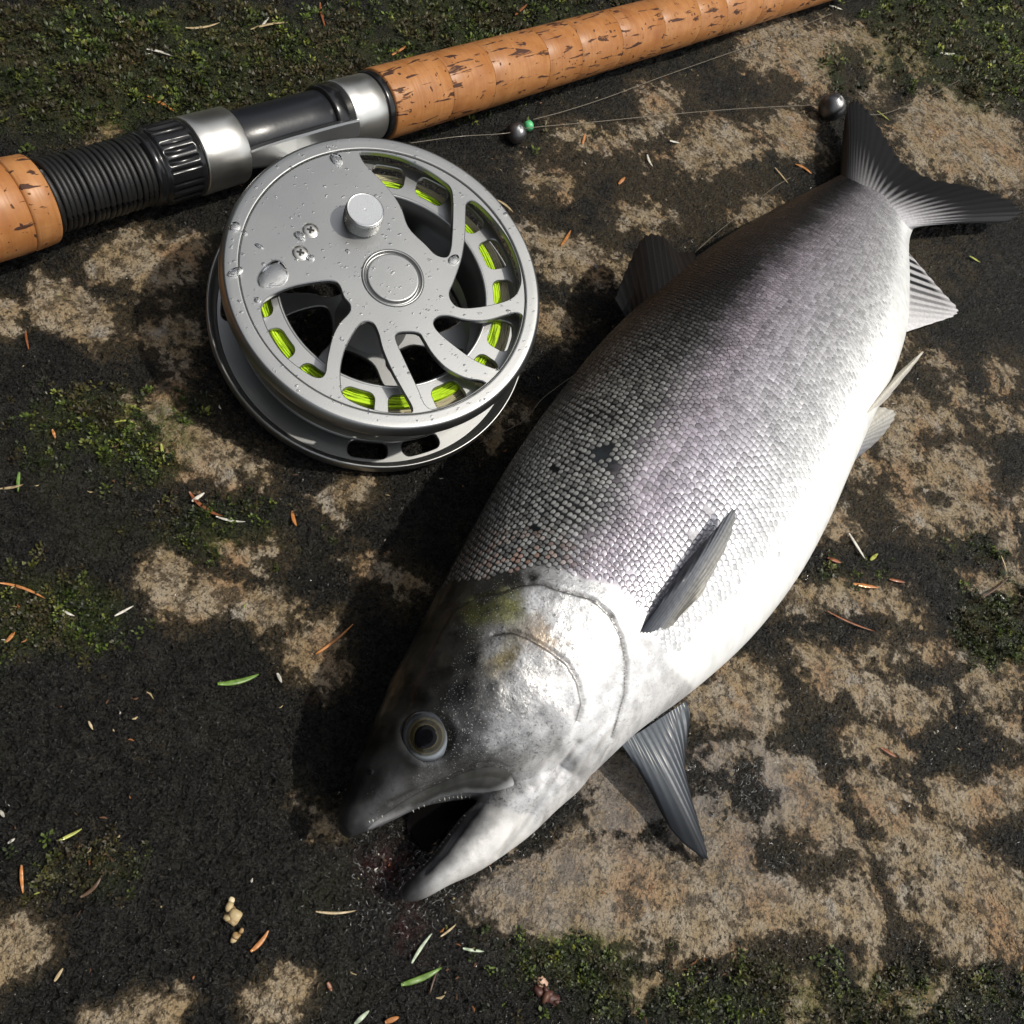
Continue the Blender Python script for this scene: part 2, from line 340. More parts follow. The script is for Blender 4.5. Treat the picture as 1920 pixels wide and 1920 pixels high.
# the ground going on all round, below the slab
r_ = np.concatenate([np.linspace(0, 2, 30), np.geomspace(2.2, 120, 16)]); a_ = np.linspace(0, 2*np.pi, 48, endpoint=False)
RR, AA = np.meshgrid(r_, a_, indexing='ij'); gx2 = (RR*np.cos(AA)).ravel(); gy2 = (RR*np.sin(AA)).ravel()
ground = mesh_obj('ground', np.stack([gx2, gy2, -.03+(fbm(gx2, gy2, 1.5, 3, 11)-.5)*.03], -1), grid_faces(len(r_), 48, close_v=True), M_ROCK, None, True,
                  dict(moss=np.full(len(gx2), .7)))
ground['kind'] = 'structure'

# moss leaflets, uncountable
def moss_leaves():
    n = 60000
    px = rng.uniform(-60, 1980, n); py = rng.uniform(-60, 1980, n)
    d = np.stack([px-960, 960-py, np.full(n, -FOC)], -1)@CM.T; W = CAM+d*((-CAM[2])/d[:, 2])[:, None]
    f = ground_fields(W[:, 0], W[:, 1])
    keep = (f[1]*(1.05-.75*f[0])*(.25+1.6*fbm(W[:, 0], W[:, 1], 170, 3, 15)**1.5) > rng.uniform(.12, .95, n)); W = W[keep]; m = len(W)
    fk = tuple(a_[keep] for a_ in f); W[:, 2] = ground_z(W[:, 0], W[:, 1], fk)
    br = sstep(.46, .66, fbm(W[:, 0], W[:, 1], 60, 3, 16)); lum = .4+1.1*fbm(W[:, 0], W[:, 1], 160, 3, 17)
    tuft = np.array([[.014, .022, .004], [.040, .058, .009], [.007, .010, .003], [.085, .095, .016], [.030, .026, .009]])[rng.choice(5, m, p=[.34, .24, .22, .08, .12])]
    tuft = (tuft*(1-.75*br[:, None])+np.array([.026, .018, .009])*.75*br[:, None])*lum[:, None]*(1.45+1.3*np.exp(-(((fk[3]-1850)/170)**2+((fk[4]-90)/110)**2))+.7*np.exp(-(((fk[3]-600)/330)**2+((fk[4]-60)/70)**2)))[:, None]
    k = 15; M = m*k; rad = rng.uniform(.0006, .0017, m)*np.clip(np.linalg.norm(W-CAM, axis=1)/.27, .8, 2.2); R_ = np.repeat(rad, k)
    az = rng.uniform(0, 2*np.pi, M); el = rng.uniform(.0, 1.45, M)
    D = np.stack([np.cos(az)*np.cos(el), np.sin(az)*np.cos(el), np.sin(el)], -1)
    c = np.repeat(W, k, 0)+D*(R_*rng.uniform(.3, .9, M))[:, None]*[1, 1, .8]
    D = D+rng.normal(0, .45, (M, 3)); D /= np.linalg.norm(D, axis=1)[:, None]
    S = np.cross(D, [0, 0, 1.0])+rng.normal(0, .1, (M, 3)); S /= np.linalg.norm(S, axis=1)[:, None]
    L = R_*rng.uniform(.45, .95, M); wd = L*rng.uniform(.2, .36, M)
    v = np.stack([c, c+D*(L*.5)[:, None]+S*wd[:, None], c+D*L[:, None], c+D*(L*.5)[:, None]-S*wd[:, None]], 1).reshape(-1, 3)
    F = np.arange(M*4).reshape(-1, 4)
    base = np.repeat(tuft, k, 0)*rng.uniform(.6, 1.5, (M, 1))
    m_ = N('moss_leaf'); m_.set(Base_Color=m_.attr('col', 'Color'), Roughness=.5, Specular_IOR_Level=.35)
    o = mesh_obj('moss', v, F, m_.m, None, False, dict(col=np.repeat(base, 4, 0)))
    o['kind'] = 'stuff'; o['label'] = 'short dark green moss growing in patches over the wet rock'; o['category'] = 'moss'
moss_leaves()

# unseen conifers added for dark reflections, left open towards the sun and the viewer
def added_forest():
    V = []; F = []; C = []
    for k in range(44):
        az = rng.uniform(math.radians(62), math.radians(262)); d = rng.uniform(4.5, 15); x, y = d*math.cos(az), d*math.sin(az)
        H = rng.uniform(.8, 1.25)*(5.2+.55*d); n = 8; b = len(V); r = H*.014
        for z_, q in ((-.3, 1), (H*.5, .6), (H, .05)):
            for j in range(n): V.append((x+r*q*math.cos(2*math.pi*j/n), y+r*q*math.sin(2*math.pi*j/n), z_)); C.append((.05, .035, .025))
        F += [(b+L*n+j, b+L*n+(j+1) % n, b+(L+1)*n+(j+1) % n, b+(L+1)*n+j) for L in (0, 1) for j in range(n)]
        for L in range(18):
            z_ = H*(.12+.86*L/17); R0 = H*.21*(1-(L/18.5))**.8
            for j in range(int(9+R0*4)):
                a = rng.uniform(0, 2*math.pi); ln = R0*rng.uniform(.6, 1.15); wd_ = ln*rng.uniform(.16, .3); dz = -ln*rng.uniform(.15, .5); zz = z_+rng.normal(0, H*.015)
                ca, sa = math.cos(a), math.sin(a); b = len(V); cc = np.array([.018, .032, .012])*rng.uniform(.6, 1.6)
                for t_, w_, dd in ((.02, .2, 0), (.5, 1, -.1), (.5, -1, -.1), (1, 0, 0)):
                    V.append((x+ca*ln*t_-sa*wd_*w_, y+sa*ln*t_+ca*wd_*w_, zz+dz*t_*t_+dd*wd_)); C.append(tuple(cc))
                F += [(b, b+2, b+3), (b, b+3, b+1)]
    m = N('conifer'); m.set(Base_Color=m.attr('col', 'Color'), Roughness=.6)
    o = mesh_obj('added_woods', np.array(V), F, m.m, None, False, dict(col=np.array(C))); o['kind'] = 'stuff'; o['label'] = 'unseen dark conifers added round the rock for reflections'; o['category'] = 'added_woods'
added_forest()

# ------------------------------------------------------------------ materials of the tackle
def plain(name, col, rough, metal=0.0, bump=None, **k):
    m = N(name); m.set(Base_Color=col, Roughness=rough, Metallic=metal, **k)
    if bump: m.set(Normal=m.bump(m.noise(m.pos(), bump[0], 3), bump[1], .0003))
    return m.m
def satin(name, col, r0, r1, scale=2500):
    m = N(name); p = m.pos()
    m.set(Base_Color=m.mix(m.noise(p, 60, 3), col, tuple(x*.9 for x in col)), Metallic=1.0, Roughness=m.ramp(m.noise(p, 40, 4), .3, .7, r0, r1, False),
          Normal=m.bump(m.noise(p, scale, 2), .06, .0003))
    return m.m
M_ALU = satin('anodised_aluminium', (.345, .35, .35), .37, .44)
M_POL = satin('polished_aluminium', (.80, .80, .78), .24, .32)
M_NICK = satin('nickel_silver', (.74, .73, .69), .30, .40)
M_ALUD = satin('spindle_anodising', (.40, .405, .41), .36, .45)  # slightly lighter anodising, used on the spindle
M_BLK = plain('black_plastic', (.009, .009, .010), .22, 0, (900, .08))
M_BARREL = plain('black_lacquer', (.012, .013, .016), .3, 0, (600, .1))
M_CORD = plain('black_whipping_cord', (.010, .010, .010), .42, 0, (5000, .35))
M_STEEL = plain('steel', (.62, .6, .55), .3, 1.0)
M_LEAD = plain('lead', (.16, .16, .165), .38, .9, (1500, .3))
M_SLOT_SHADE = plain('slot_shade', (.01, .01, .01), .6)
def line_mat(name, a, b):
    m = N(name); t = m.attr('tc', 'Vector')
    mp = m.n('ShaderNodeMapping', 0, None, Vector=t, Scale=(170, 2600, 1800))
    c = m.mix(m.ramp(m.noise(mp, 1, 3, .6), .55, .64), a, b); m.set(Base_Color=c, Roughness=.75, Specular_IOR_Level=.15); return m.m
M_LIME = line_mat('lime_fly_line', (.50, .74, .03), (.06, .10, .01))
M_TAN = line_mat('tan_backing_line', (.50, .46, .30), (.22, .19, .11))
def cork():
    m = N('cork'); t = m.attr('tc', 'Vector'); rnd = m.n('ShaderNodeObjectInfo', 'Random')
    off = m.n('ShaderNodeCombineXYZ', 0, None, X=m.math('MULTIPLY', rnd, 3.7), Y=m.math('MULTIPLY', rnd, 1.3))
    tt = m.n('ShaderNodeVectorMath', 0, {'operation': 'ADD'}, i0=t, i1=off)
    c = m.mix(m.ramp(m.noise(tt, 160, 4, .6), .35, .7), (.34, .145, .046), (.44, .21, .078))
    c = m.mix(m.ramp(rnd, 0, 1, 0, .35, False), c, (.30, .105, .028))
    st = m.n('ShaderNodeMapping', 0, None, Vector=tt, Scale=(1400, 40, 40))
    c = m.mix(m.ramp(m.noise(st, 1, 3), .45, .7, 0, .4), c, (.25, .085, .022))
    dk = m.n('ShaderNodeMapping', 0, None, Vector=tt, Scale=(85, 480, 480))
    pit = m.ramp(m.noise(dk, 1, 3, .55, dist=.6), .595, .64)
    dk2 = m.n('ShaderNodeMapping', 0, None, Vector=tt, Scale=(520, 420, 420))
    pit2 = m.ramp(m.noise(dk2, 1, 2, .5), .665, .71)
    pt = m.math('MAXIMUM', pit, pit2)
    c = m.mix(pt, c, (.05, .016, .007))
    c = m.mix(m.ramp(m.noise(tt, 45, 3), .6, .75, 0, .5), c, (.20, .065, .02))
    m.set(Base_Color=c, Roughness=m.ramp(pt, 0, 1, .42, .7), Specular_IOR_Level=.4)
    m.set(Normal=m.bump(m.math('SUBTRACT', m.math('MULTIPLY', m.noise(st, 1, 2), .25), pt), .5, .0006))
    return m.m
M_CORK = cork()

# ------------------------------------------------------------------ rod (a straight axis lying on the rock)
RZ = .0145
A0, A1 = P(50, 380, RZ), P(1240, 47, RZ)
AD = (A1-A0)/np.linalg.norm(A1-A0); AU = np.array([0, 0, 1.0])-AD[2]*AD; AS = np.cross(AD, AU)
def ax_t(px):                          # axis length at survey column px
    a, b = -.3, 1.2
    for _ in range(50):
        c = (a+b)/2
        if PJ(A0+AD*c)[0] < px: a = c
        else: b = c
    return a
def ax_r(px, wide): return .5*wide*mmpx(A0+AD*ax_t(px))
def lathe_rod(name, prof, mat, parent, n=72, ribs=None, closed=True, attrs=True, wob=0.0):
    """prof: list of (t along the axis, radius)"""
    prof = np.array(prof, float); m = len(prof); a = np.linspace(0, 2*np.pi, n, endpoint=False)
    r = prof[:, 1][:, None]*np.ones(n)[None]
    if ribs is not None: r = r+ribs(prof[:, 0][:, None], a[None])
    V = (A0+AD*prof[:, 0][:, None])[:, None]+r[..., None]*(np.cos(a)[None, :, None]*AU+np.sin(a)[None, :, None]*AS)
    tc = np.stack([prof[:, 0][:, None]+0*r, r*np.cos(a)[None], r*np.sin(a)[None]], -1).reshape(-1, 3)
    F = [tuple(f) for f in grid_faces(m, n, close_v=True)]+[tuple(range(n)), tuple((m-1)*n+i for i in range(n))[::-1]]
    return mesh_obj(name, V.reshape(-1, 3), F, mat, parent, True, dict(tc=tc))
rod = thing('fishing_rod', 'cork handled fishing rod with black reel seat lying on the mossy rock', 'fishing rod', tuple(P(430, 270, 0)))
def ring_prof(t0, t1, r0, r1, ch=.0004, k=3):
    L = [(t0, r0-ch*1.4), (t0+ch*.4, r0-ch*.4), (t0+ch, r0)]
    L += [(t0+ch+(t1-t0-2*ch)*i/k, r0+(r1-r0)*i/k) for i in range(1, k)]
    return L+[(t1-ch, r1), (t1-ch*.4, r1-ch*.4), (t1, r1-ch*1.4)]
# rear grip
tR = ax_t(76); rR = ax_r(50, 171)
tt_ = [tR-.13]
for s_ in (.022, .018, .021, .019, .022, .02): tt_.append(tt_[-1]+s_)
tt_.append(tR); tt_ = sorted(x for x in tt_ if x <= tR+1e-9)
rg = lambda t: rR*(1-.03*max(0, (t-tR+.01)/.01)**2)
for a, b in zip(tt_[:-1], tt_[1:]):
    last = b == tt_[-1]
    pr = ring_prof(a, b-(0 if last else .00005), rg(a), rg(b), .0009 if last else .00012)
    if last: pr += [(b, rR*.6)]
    lathe_rod('cork_ring', pr, M_CORK, rod)
# cord whipping: one helix laid round a thin core
t0, t1 = ax_t(76), ax_t(268); rc0, rc1 = ax_r(120, 134), ax_r(250, 128)
lathe_rod('rod_shaft', [(t0-.002, .006), (t0, rc0-.0012), (t1+.001, rc1-.0012), (t1+.003, .006)], M_BLK, rod)
turns = 18; nn = turns*40; u = np.linspace(0, 1, nn); ang = u*turns*2*np.pi; rad = rc0+(rc1-rc0)*u-.0007+np.sin(u*40)*.00012
tk = t0+.0008+(t1-t0-.0012)*u+np.sin(u*23)*.0002
pts = (A0+AD*tk[:, None])+rad[:, None]*(np.cos(ang)[:, None]*AU+np.sin(ang)[:, None]*AS)
pitch = (t1-t0)/turns
V, F = tube(pts, pitch*.5, 8); mesh_obj('cord_whipping', V, F, M_CORD, rod)
# locking nut with ribs
t0, t1 = ax_t(266), ax_t(353); rn = ax_r(310, 143)
def ribs(t, a):
    k = (t > t0+(t1-t0)*.25) & (t < t0+(t1-t0)*.86)
    s = np.mod(a*24/(2*np.pi), 1); g = np.where(np.mod(np.floor(a*24/(2*np.pi)), 4) == 0, 0, sstep(.32, .5, np.abs(s-.5)+.12))
    return -.0007*g*k
L = t1-t0
lathe_rod('locking_nut', [(t0-.0006, rn*.86), (t0, rn*.93), (t0+.0006, rn*.95), (t0+L*.12, rn*.95), (t0+L*.14, rn*.91), (t0+L*.18, rn*.91), (t0+L*.2, rn*.97), (t0+L*.24, rn*.985),
          (t0+L*.26, rn), (t0+L*.5, rn), (t0+L*.85, rn), (t0+L*.87, rn), (t0+L*.9, rn*.985), (t0+L*.96, rn*.975), (t1, rn*.95)], M_BLK, rod, 192, ribs)
# hood ring, barrel, far hood
t0, t1 = ax_t(353), ax_t(434); r0 = ax_r(395, 141)
o = lathe_rod('hood_ring', ring_prof(t0, t1, r0, r0*.985, .0004), M_NICK, rod, 96)
tb0, tb1 = t1-.002, ax_t(606); rb = ax_r(520, 112)
lathe_rod('reel_seat_barrel', ring_prof(tb0, tb1+.004, rb, rb*.99, .0002), M_BARREL, rod, 96)
tA, tB = ax_t(600), ax_t(632); rh = ax_r(640, 122)
lathe_rod('hood_lip', [(tA, rb*.96), (tA+.0003, rh*.97), (tA+.001, rh*.99), (tB, rh*.985)], M_BLK, rod, 96)
tC = ax_t(692)
lathe_rod('hood_ring', ring_prof(tB-.0002, tC, rh*1.0, rh*.985, .0004), M_NICK, rod, 96)
tD = ax_t(704)
lathe_rod('trim_ring', ring_prof(tC, tD, rh*1.03, rh*1.03, .0005), M_BLK, rod, 96)
# fore grip: cork rings glued end to end
rF0, rF1 = ax_r(720, 128), ax_r(1240, 96)
tE = ax_t(1240); tEnd = ax_t(1600)
t = tD; k = 0
while t < tEnd-.004:
    b = min(t+[.030, .024, .034, .022, .029, .033][k % 6]*.9, tEnd); rr = lambda x: rF0+(rF1-rF0)*(x-tD)/(tE-tD)
    fin = b > tEnd-.004
    pr = ring_prof(t, b-.00005, rr(t), rr(b), .0001)
    if k == 0: pr[0] = (t, rr(t)*.97); pr[1] = (t+.0004, rr(t)*.99); pr[2] = (t+.001, rr(t))
    if fin: pr[-3:] = [(b-.004, rr(b)), (b-.001, rr(b)*.9), (b, rr(b)*.6)]
    lathe_rod('cork_ring', pr, M_CORK, rod); t = b; k += 1
lathe_rod('rod_shaft', [(t-.001, .005), (t+.8, .0035)], M_BLK, rod, 24)

# ------------------------------------------------------------------ reel
RN = np.array([.1204, -.2394, .9634]); RN /= np.linalg.norm(RN)
RC = P(729, 521.5, .041); RR_ = .0443
RX = np.array([1.0, 0, 0]); RX -= (RX@RN)*RN; RX /= np.linalg.norm(RX); RY = np.cross(RN, RX)
def rl(v): v = np.asarray(v, float); return RC+v[..., 0:1]*RX+v[..., 1:2]*RY+v[..., 2:3]*RN
def r2(px, py, h=0.0):                  # survey pixel to reel-face coordinates
    d = CM@np.array([px-960, 960-py, -FOC]); c = RC+RN*h; t = ((c-CAM)@RN)/(d@RN); q = CAM+d*t-RC; return np.array([q@RX, q@RY])
zr = lambda pts: [tuple(r2(360+x/2.8235, 220+y/2.8235)) for x, y in pts]
reel = thing('fly_reel', 'large silver fly reel with spiral cut-outs and lime line clamped to the rod', 'fishing reel', tuple(P(700, 600, 0)))
def rlathe(name, prof, mat, n=128, c=(0, 0), parent=None, rmod=None, closed=False, caps=False, attrs=None):
    prof = np.array(prof, float); m = len(prof); a = np.linspace(0, 2*np.pi, n, endpoint=False)
    r = prof[:, 0][:, None]*np.ones(n)
    if rmod is not None: r = r+rmod(np.arange(m)[:, None], a[None])
    L = np.stack([c[0]+r*np.cos(a), c[1]+r*np.sin(a), prof[:, 1][:, None]+0*r], -1)
    F = [tuple(f) for f in grid_faces(m, n, close_u=closed, close_v=True)]
    if caps: F += [tuple((m-1)*n+i for i in range(n)), tuple(range(n))[::-1]]
    tc = np.stack([a[None]*.03+0*r, r, prof[:, 1][:, None]+0*r], -1).reshape(-1, 3)
    return mesh_obj(name, rl(L).reshape(-1, 3), F, mat, parent or reel, True, dict(tc=tc))
def offset_poly(p, d):
    p = np.asarray(p); t = np.roll(p, -1, 0)-np.roll(p, 1, 0); t /= np.linalg.norm(t, axis=1)[:, None]
    nrm = np.stack([t[:, 1], -t[:, 0]], -1)
    area = .5*np.sum(p[:, 0]*np.roll(p[:, 1], -1)-np.roll(p[:, 0], -1)*p[:, 1])
    return p+nrm*d*np.sign(area)
def plate(name, outer, holes, z0, z1, mat, ch=.0003, parent=None):
    """flat plate z1..z0 (z1 on top) with chamfered holes"""
    loops = [(np.asarray(outer), -1)]+[(np.asarray(h), 1) for h in holes]
    top = [offset_poly(p, ch*s) for p, s in loops]
    V = []; F = []; base = []
    allp = [Vector((x, y, 0)) for p in top for x, y in p]
    tri = tessellate_polygon([[Vector((x, y, 0)) for x, y in p] for p in top])
    n = len(allp); V += [(v.x, v.y, z1) for v in allp]
    mid = np.vstack([p for p, _ in loops]); V += [(x, y, z1-ch) for x, y in mid]; V += [(x, y, z0) for x, y in mid]
    for t in tri:
        a, b, c = [np.array(allp[i])[:2] for i in t]
        cr = (b[0]-a[0])*(c[1]-a[1])-(b[1]-a[1])*(c[0]-a[0])
        t = t if cr > 0 else t[::-1]
        F.append(tuple(t)); F.append(tuple(2*n+i for i in t[::-1]))
    s = 0
    for (p, _) in loops:
        m = len(p)
        for i in range(m):
            j = (i+1) % m
            for L in (0, 1): F.append((L*n+s+i, L*n+s+j, (L+1)*n+s+j, (L+1)*n+s+i))
        s += m
    o = mesh_obj(name, rl(np.array(V)), F, mat, parent or reel, False)
    bm = bmesh.new(); bm.from_mesh(o.data); bmesh.ops.recalc_face_normals(bm, faces=bm.faces); bm.to_mesh(o.data); bm.free()
    return o
circ = lambda r, n=120, c=(0, 0): [(c[0]+r*math.cos(2*math.pi*i/n), c[1]+r*math.sin(2*math.pi*i/n)) for i in range(n)]
HOLES = [
 [(895,182),(960,180),(1100,210),(1230,270),(1320,330),(1368,375),(1380,450),(1377,600),(1368,700),(1345,738),(1290,725),(1240,675),(1150,585),(1110,480),(1060,400),(1000,330),(925,255),(895,210)],
 [(1455,455),(1490,442),(1560,500),(1650,610),(1710,720),(1738,830),(1735,895),(1700,950),(1620,983),(1500,1005),(1420,1005),(1380,980),(1363,930),(1390,860),(1430,740),(1447,620),(1450,510)],
 [(1280,1092),(1300,1057),(1360,1050),(1450,1072),(1560,1075),(1660,1047),(1720,1034),(1757,1060),(1763,1115),(1740,1210),(1700,1300),(1660,1335),(1600,1328),(1500,1285),(1400,1215),(1310,1140)],
 [(1080,1175),(1092,1142),(1140,1135),(1200,1142),(1228,1180),(1275,1255),(1350,1330),(1450,1380),(1540,1397),(1568,1430),(1555,1475),(1450,1530),(1380,1553),(1290,1550),(1235,1520),(1195,1430),(1125,1280)],
 [(880,1105),(920,1080),(960,1092),(987,1145),(1010,1230),(1055,1335),(1115,1445),(1163,1530),(1160,1565),(1125,1573),(1000,1555),(880,1518),(803,1470),(788,1400),(790,1310),(820,1205)],
 [(372,988),(420,942),(520,897),(640,872),(740,864),(780,890),(803,950),(835,990),(833,1030),(780,1090),(742,1165),(715,1280),(705,1350),(678,1376),(620,1358),(500,1268),(420,1158),(376,1055)],
]
holes = [catmull(zr(h), 64, True) for h in HOLES]
R = RR_
for h in holes:                          # keep every cut-out inside the rim
    rr_ = np.linalg.norm(h, axis=1); s_ = np.minimum(1, .872*R/rr_); h *= s_[:, None]
hubc = r2(737, 521)
hr = np.linalg.norm(r2(737+57, 521+10)-hubc)
plate('spool_face', circ(.885*R), holes+[np.array(circ(hr, 72, hubc))], -.0016, 0.0, M_ALU, .00025)
rlathe('spool_rim', [(.885*R, -.0016), (.885*R, -.0006), (.8855*R, -.0007), (.8885*R, -.0007), (.889*R, -.0006), (.8895*R, .0001), (.8915*R, .0003), (.8935*R, .00034), (.90*R, .00034), (.935*R, .00034), (.962*R, .00034), (.968*R, .0003), (.976*R, .0000), (.986*R, -.0007), (.993*R, -.0014), (.998*R, -.0021), (R, -.0026), (R, -.0031), (.999*R, -.0034),
       (.994*R, -.0038), (.985*R, -.0039), (.955*R, -.0039), (.945*R, -.0036), (.94*R, -.0028), (.92*R, -.0018), (.9*R, -.0018)], M_ALU, 192)
# the hub: a ring groove and a cap
rlathe('hub_cap', [(.00005, .0003), (hr*.3, .0003), (hr*.6, .0003), (hr*.78, .0003), (hr*.81, .0003), (hr*.83, .00026), (hr*.845, .0001), (hr*.85, -.0006), (hr*.855, -.0009), (hr*.93, -.0009), (hr*.935, -.0006), (hr*.94, .0), (hr*.955, .00016), (hr*.985, .00016), (hr*.997, .00005), (hr*1.0, -.0004), (hr*1.0, -.0016)], M_ALU, 96, hubc)
# drum
NS = 17
def slot(a0, a1, r0, r1, n=6, rc=.0021):
    P_ = []
    def arc(cx, cy, s):
        for i in range(n+1):
            t = s+i*math.pi/2/n; P_.append((cx, cy, rc*math.cos(t), rc*math.sin(t)))
    # build in (angle, radius) with rounded corners
    res = []
    for (aa, rr, s) in ((a0, r0, math.pi), (a1, r0, 1.5*math.pi), (a1, r1, 0), (a0, r1, .5*math.pi)):
        sa = 1 if aa == a0 else -1; sr = 1 if rr == r0 else -1
        for i in range(n+1):
            t = s+i*math.pi/2/n; ra = rr+sr*rc+rc*math.sin(t); an = aa+(sa*rc+rc*math.cos(t))/rr
            res.append((ra*math.cos(an), ra*math.sin(an)))
        if aa == a0 and rr == r0 or aa == a1 and rr == r1:
            b0, b1 = (a0, a1) if rr == r0 else (a1, a0)
            for i in range(1, 6):
                an = b0+(b1-b0)*(.15+.7*i/6); res.append((rr*math.cos(an), rr*math.sin(an)))
    return np.array(res)
def annulus_holes(r_in, n=96): return np.array(circ(r_in, n))
ph = .12
slots = [slot(ph+k*2*math.pi/NS+.055, ph+(k+1)*2*math.pi/NS-.055, .715*R, .865*R) for k in range(NS)]
plate('front_flange', circ(.895*R), slots+[annulus_holes(.655*R)], -.0068, -.0054, M_ALU, .0002)
rlathe('arbor', [(.655*R, -.0054), (.668*R, -.0052), (.675*R, -.0056), (.675*R, -.0215), (.655*R, -.0215), (.65*R, -.0214), (.65*R, -.006)], M_ALU, 128, closed=True)
def coil(name, r0, r1, zt, zb, mat, amp):
    k = max(6, int((r1-r0)/.0009)); pr = []
    for i in range(k*6+1):
        r = r0+(r1-r0)*i/(k*6); pr.append((r, zt-amp*(1-abs(math.sin(i/6*math.pi)))))
    kz = 18
    for i in range(kz*4+1):
        z = zt+(zb-zt)*i/(kz*4); pr.append((r1+amp*.6*abs(math.sin(i/4*math.pi)), z))
    pr += [(r0, zb)]
    def wob(i, a): return amp*.35*np.sin(a*3+i*2.1)+amp*.3*np.sin(a*7+i*5.3)
    return rlathe(name, pr, mat, 160, rmod=wob, closed=True)
coil('fly_line', .677*R, .772*R, -.0071, -.0195, M_LIME, .00055)
coil('backing_line', .774*R, .848*R, -.0088, -.0192, M_TAN, .0004)
slots2 = [slot(ph+.1+k*2*math.pi/NS+.06, ph+.1+(k+1)*2*math.pi/NS-.06, .70*R, .83*R) for k in range(NS)]
plate('rear_flange', circ(.90*R), slots2+[annulus_holes(.655*R)], -.0222, -.0208, M_ALU, .0002)
# frame: rear plate with spokes, upturned lip
RB = 1.065*R
sp = []
for k in range(6):
    a = k*math.pi/3+.25; pts_ = []
    for (rr, da) in ((.30, .16), (.30, .84), (.45, .93), (.60, .98), (.66, .90), (.66, .42), (.62, .3), (.45, .2)):
        an = a+da*math.pi/3+.5*(rr-.3); pts_.append((rr*R*math.cos(an), rr*R*math.sin(an)))
    sp.append(catmull(pts_, 40, True))
slots3 = [slot(k*2*math.pi/16+.05, (k+1)*2*math.pi/16-.06, .855*R, .97*R) for k in range(16)]
slots3 = [q_ for q_ in slots3 if (lambda c_: (c_[0] > 600 and c_[1] > 780 and c_[0] < 830) or (c_[0] < 440 and 540 < c_[1] < 640))(PJ(rl(np.array([[*q_.mean(0), -.028]]))[0]))]
plate('frame_plate', circ(1.005*R), sp+slots3, -.0292, -.0272, M_ALU, .0003)
rlathe('frame_rim', [(.995*R, -.0292), (.995*R, -.0272), (1.01*R, -.0268), (1.03*R, -.0255), (1.04*R, -.0238), (1.048*R, -.0228), (1.058*R, -.0227), (RB, -.0234), (RB, -.0262), (1.055*R, -.028), (1.03*R, -.0292)], M_ALU, 192, closed=True)
rlathe('spindle', [(.0001, -.0005), (.12*R, -.0018), (.13*R, -.003), (.17*R, -.026), (.24*R, -.0265), (.25*R, -.028)], M_ALUD, 64)
# pillar posts joining the frame to the foot, beside the rod
foot_a = math.atan2(*(np.array([(A0+AD*ax_t(520)-RC)@RY, (A0+AD*ax_t(520)-RC)@RX])))
def box_beam(name, pts, wv, hv, mat, parent, taper=None):
    pts = np.asarray(pts); n = len(pts); V = []
    for i, p in enumerate(pts):
        s = 1 if taper is None else taper[i]
        q = [p-wv*s-hv, p-wv*.8*s-hv*1.25, p+wv*.8*s-hv*1.25, p+wv*s-hv, p+wv*s+hv, p+wv*.8*s+hv*1.25, p-wv*.8*s+hv*1.25, p-wv*s+hv]
        V += q
    F = [tuple(f) for f in grid_faces(n, 8, close_v=True)]+[tuple(range(8))[::-1], tuple((n-1)*8+i for i in range(8))]
    o = mesh_obj(name, np.array(V), F, mat, parent, False)
    bm = bmesh.new(); bm.from_mesh(o.data); bmesh.ops.recalc_face_normals(bm, faces=bm.faces); bm.to_mesh(o.data); bm.free(); return o
side = RC-A0; side = side-(side@AD)*AD; side /= np.linalg.norm(side); sup = np.cross(AD, side)
ft = np.linspace(ax_t(432), ax_t(634), 9); fm = .5*(ft[0]+ft[-1])
fp = np.array([A0+AD*t+side*(rb+.0006+.0012*max(0, 1-((t-fm)/.02)**2)) for t in ft])
box_beam('reel_foot', fp, sup*.0042, side*.0009, M_ALU, reel, [.7, .85, .95, 1, 1, 1, .95, .85, .7])
mid = A0+AD*ax_t(540)
tgt = RC-RN*.021; e = tgt+(mid-tgt)*(1-.98*RR_/np.linalg.norm(mid-tgt)*1.0) if False else RC-RN*.0265+(lambda v: v/np.linalg.norm(v)*R*.99)((mid-RC)-((mid-RC)@RN)*RN)
st_ = mid+side*(rb+.0015)
st_ = mid+side*(rb+.0008)-AU*.0045
box_beam('foot_stem', [st_, .5*(st_+e), e], AD*.009, sup*.0012, M_ALU, reel, [.8, .95, 1.1])
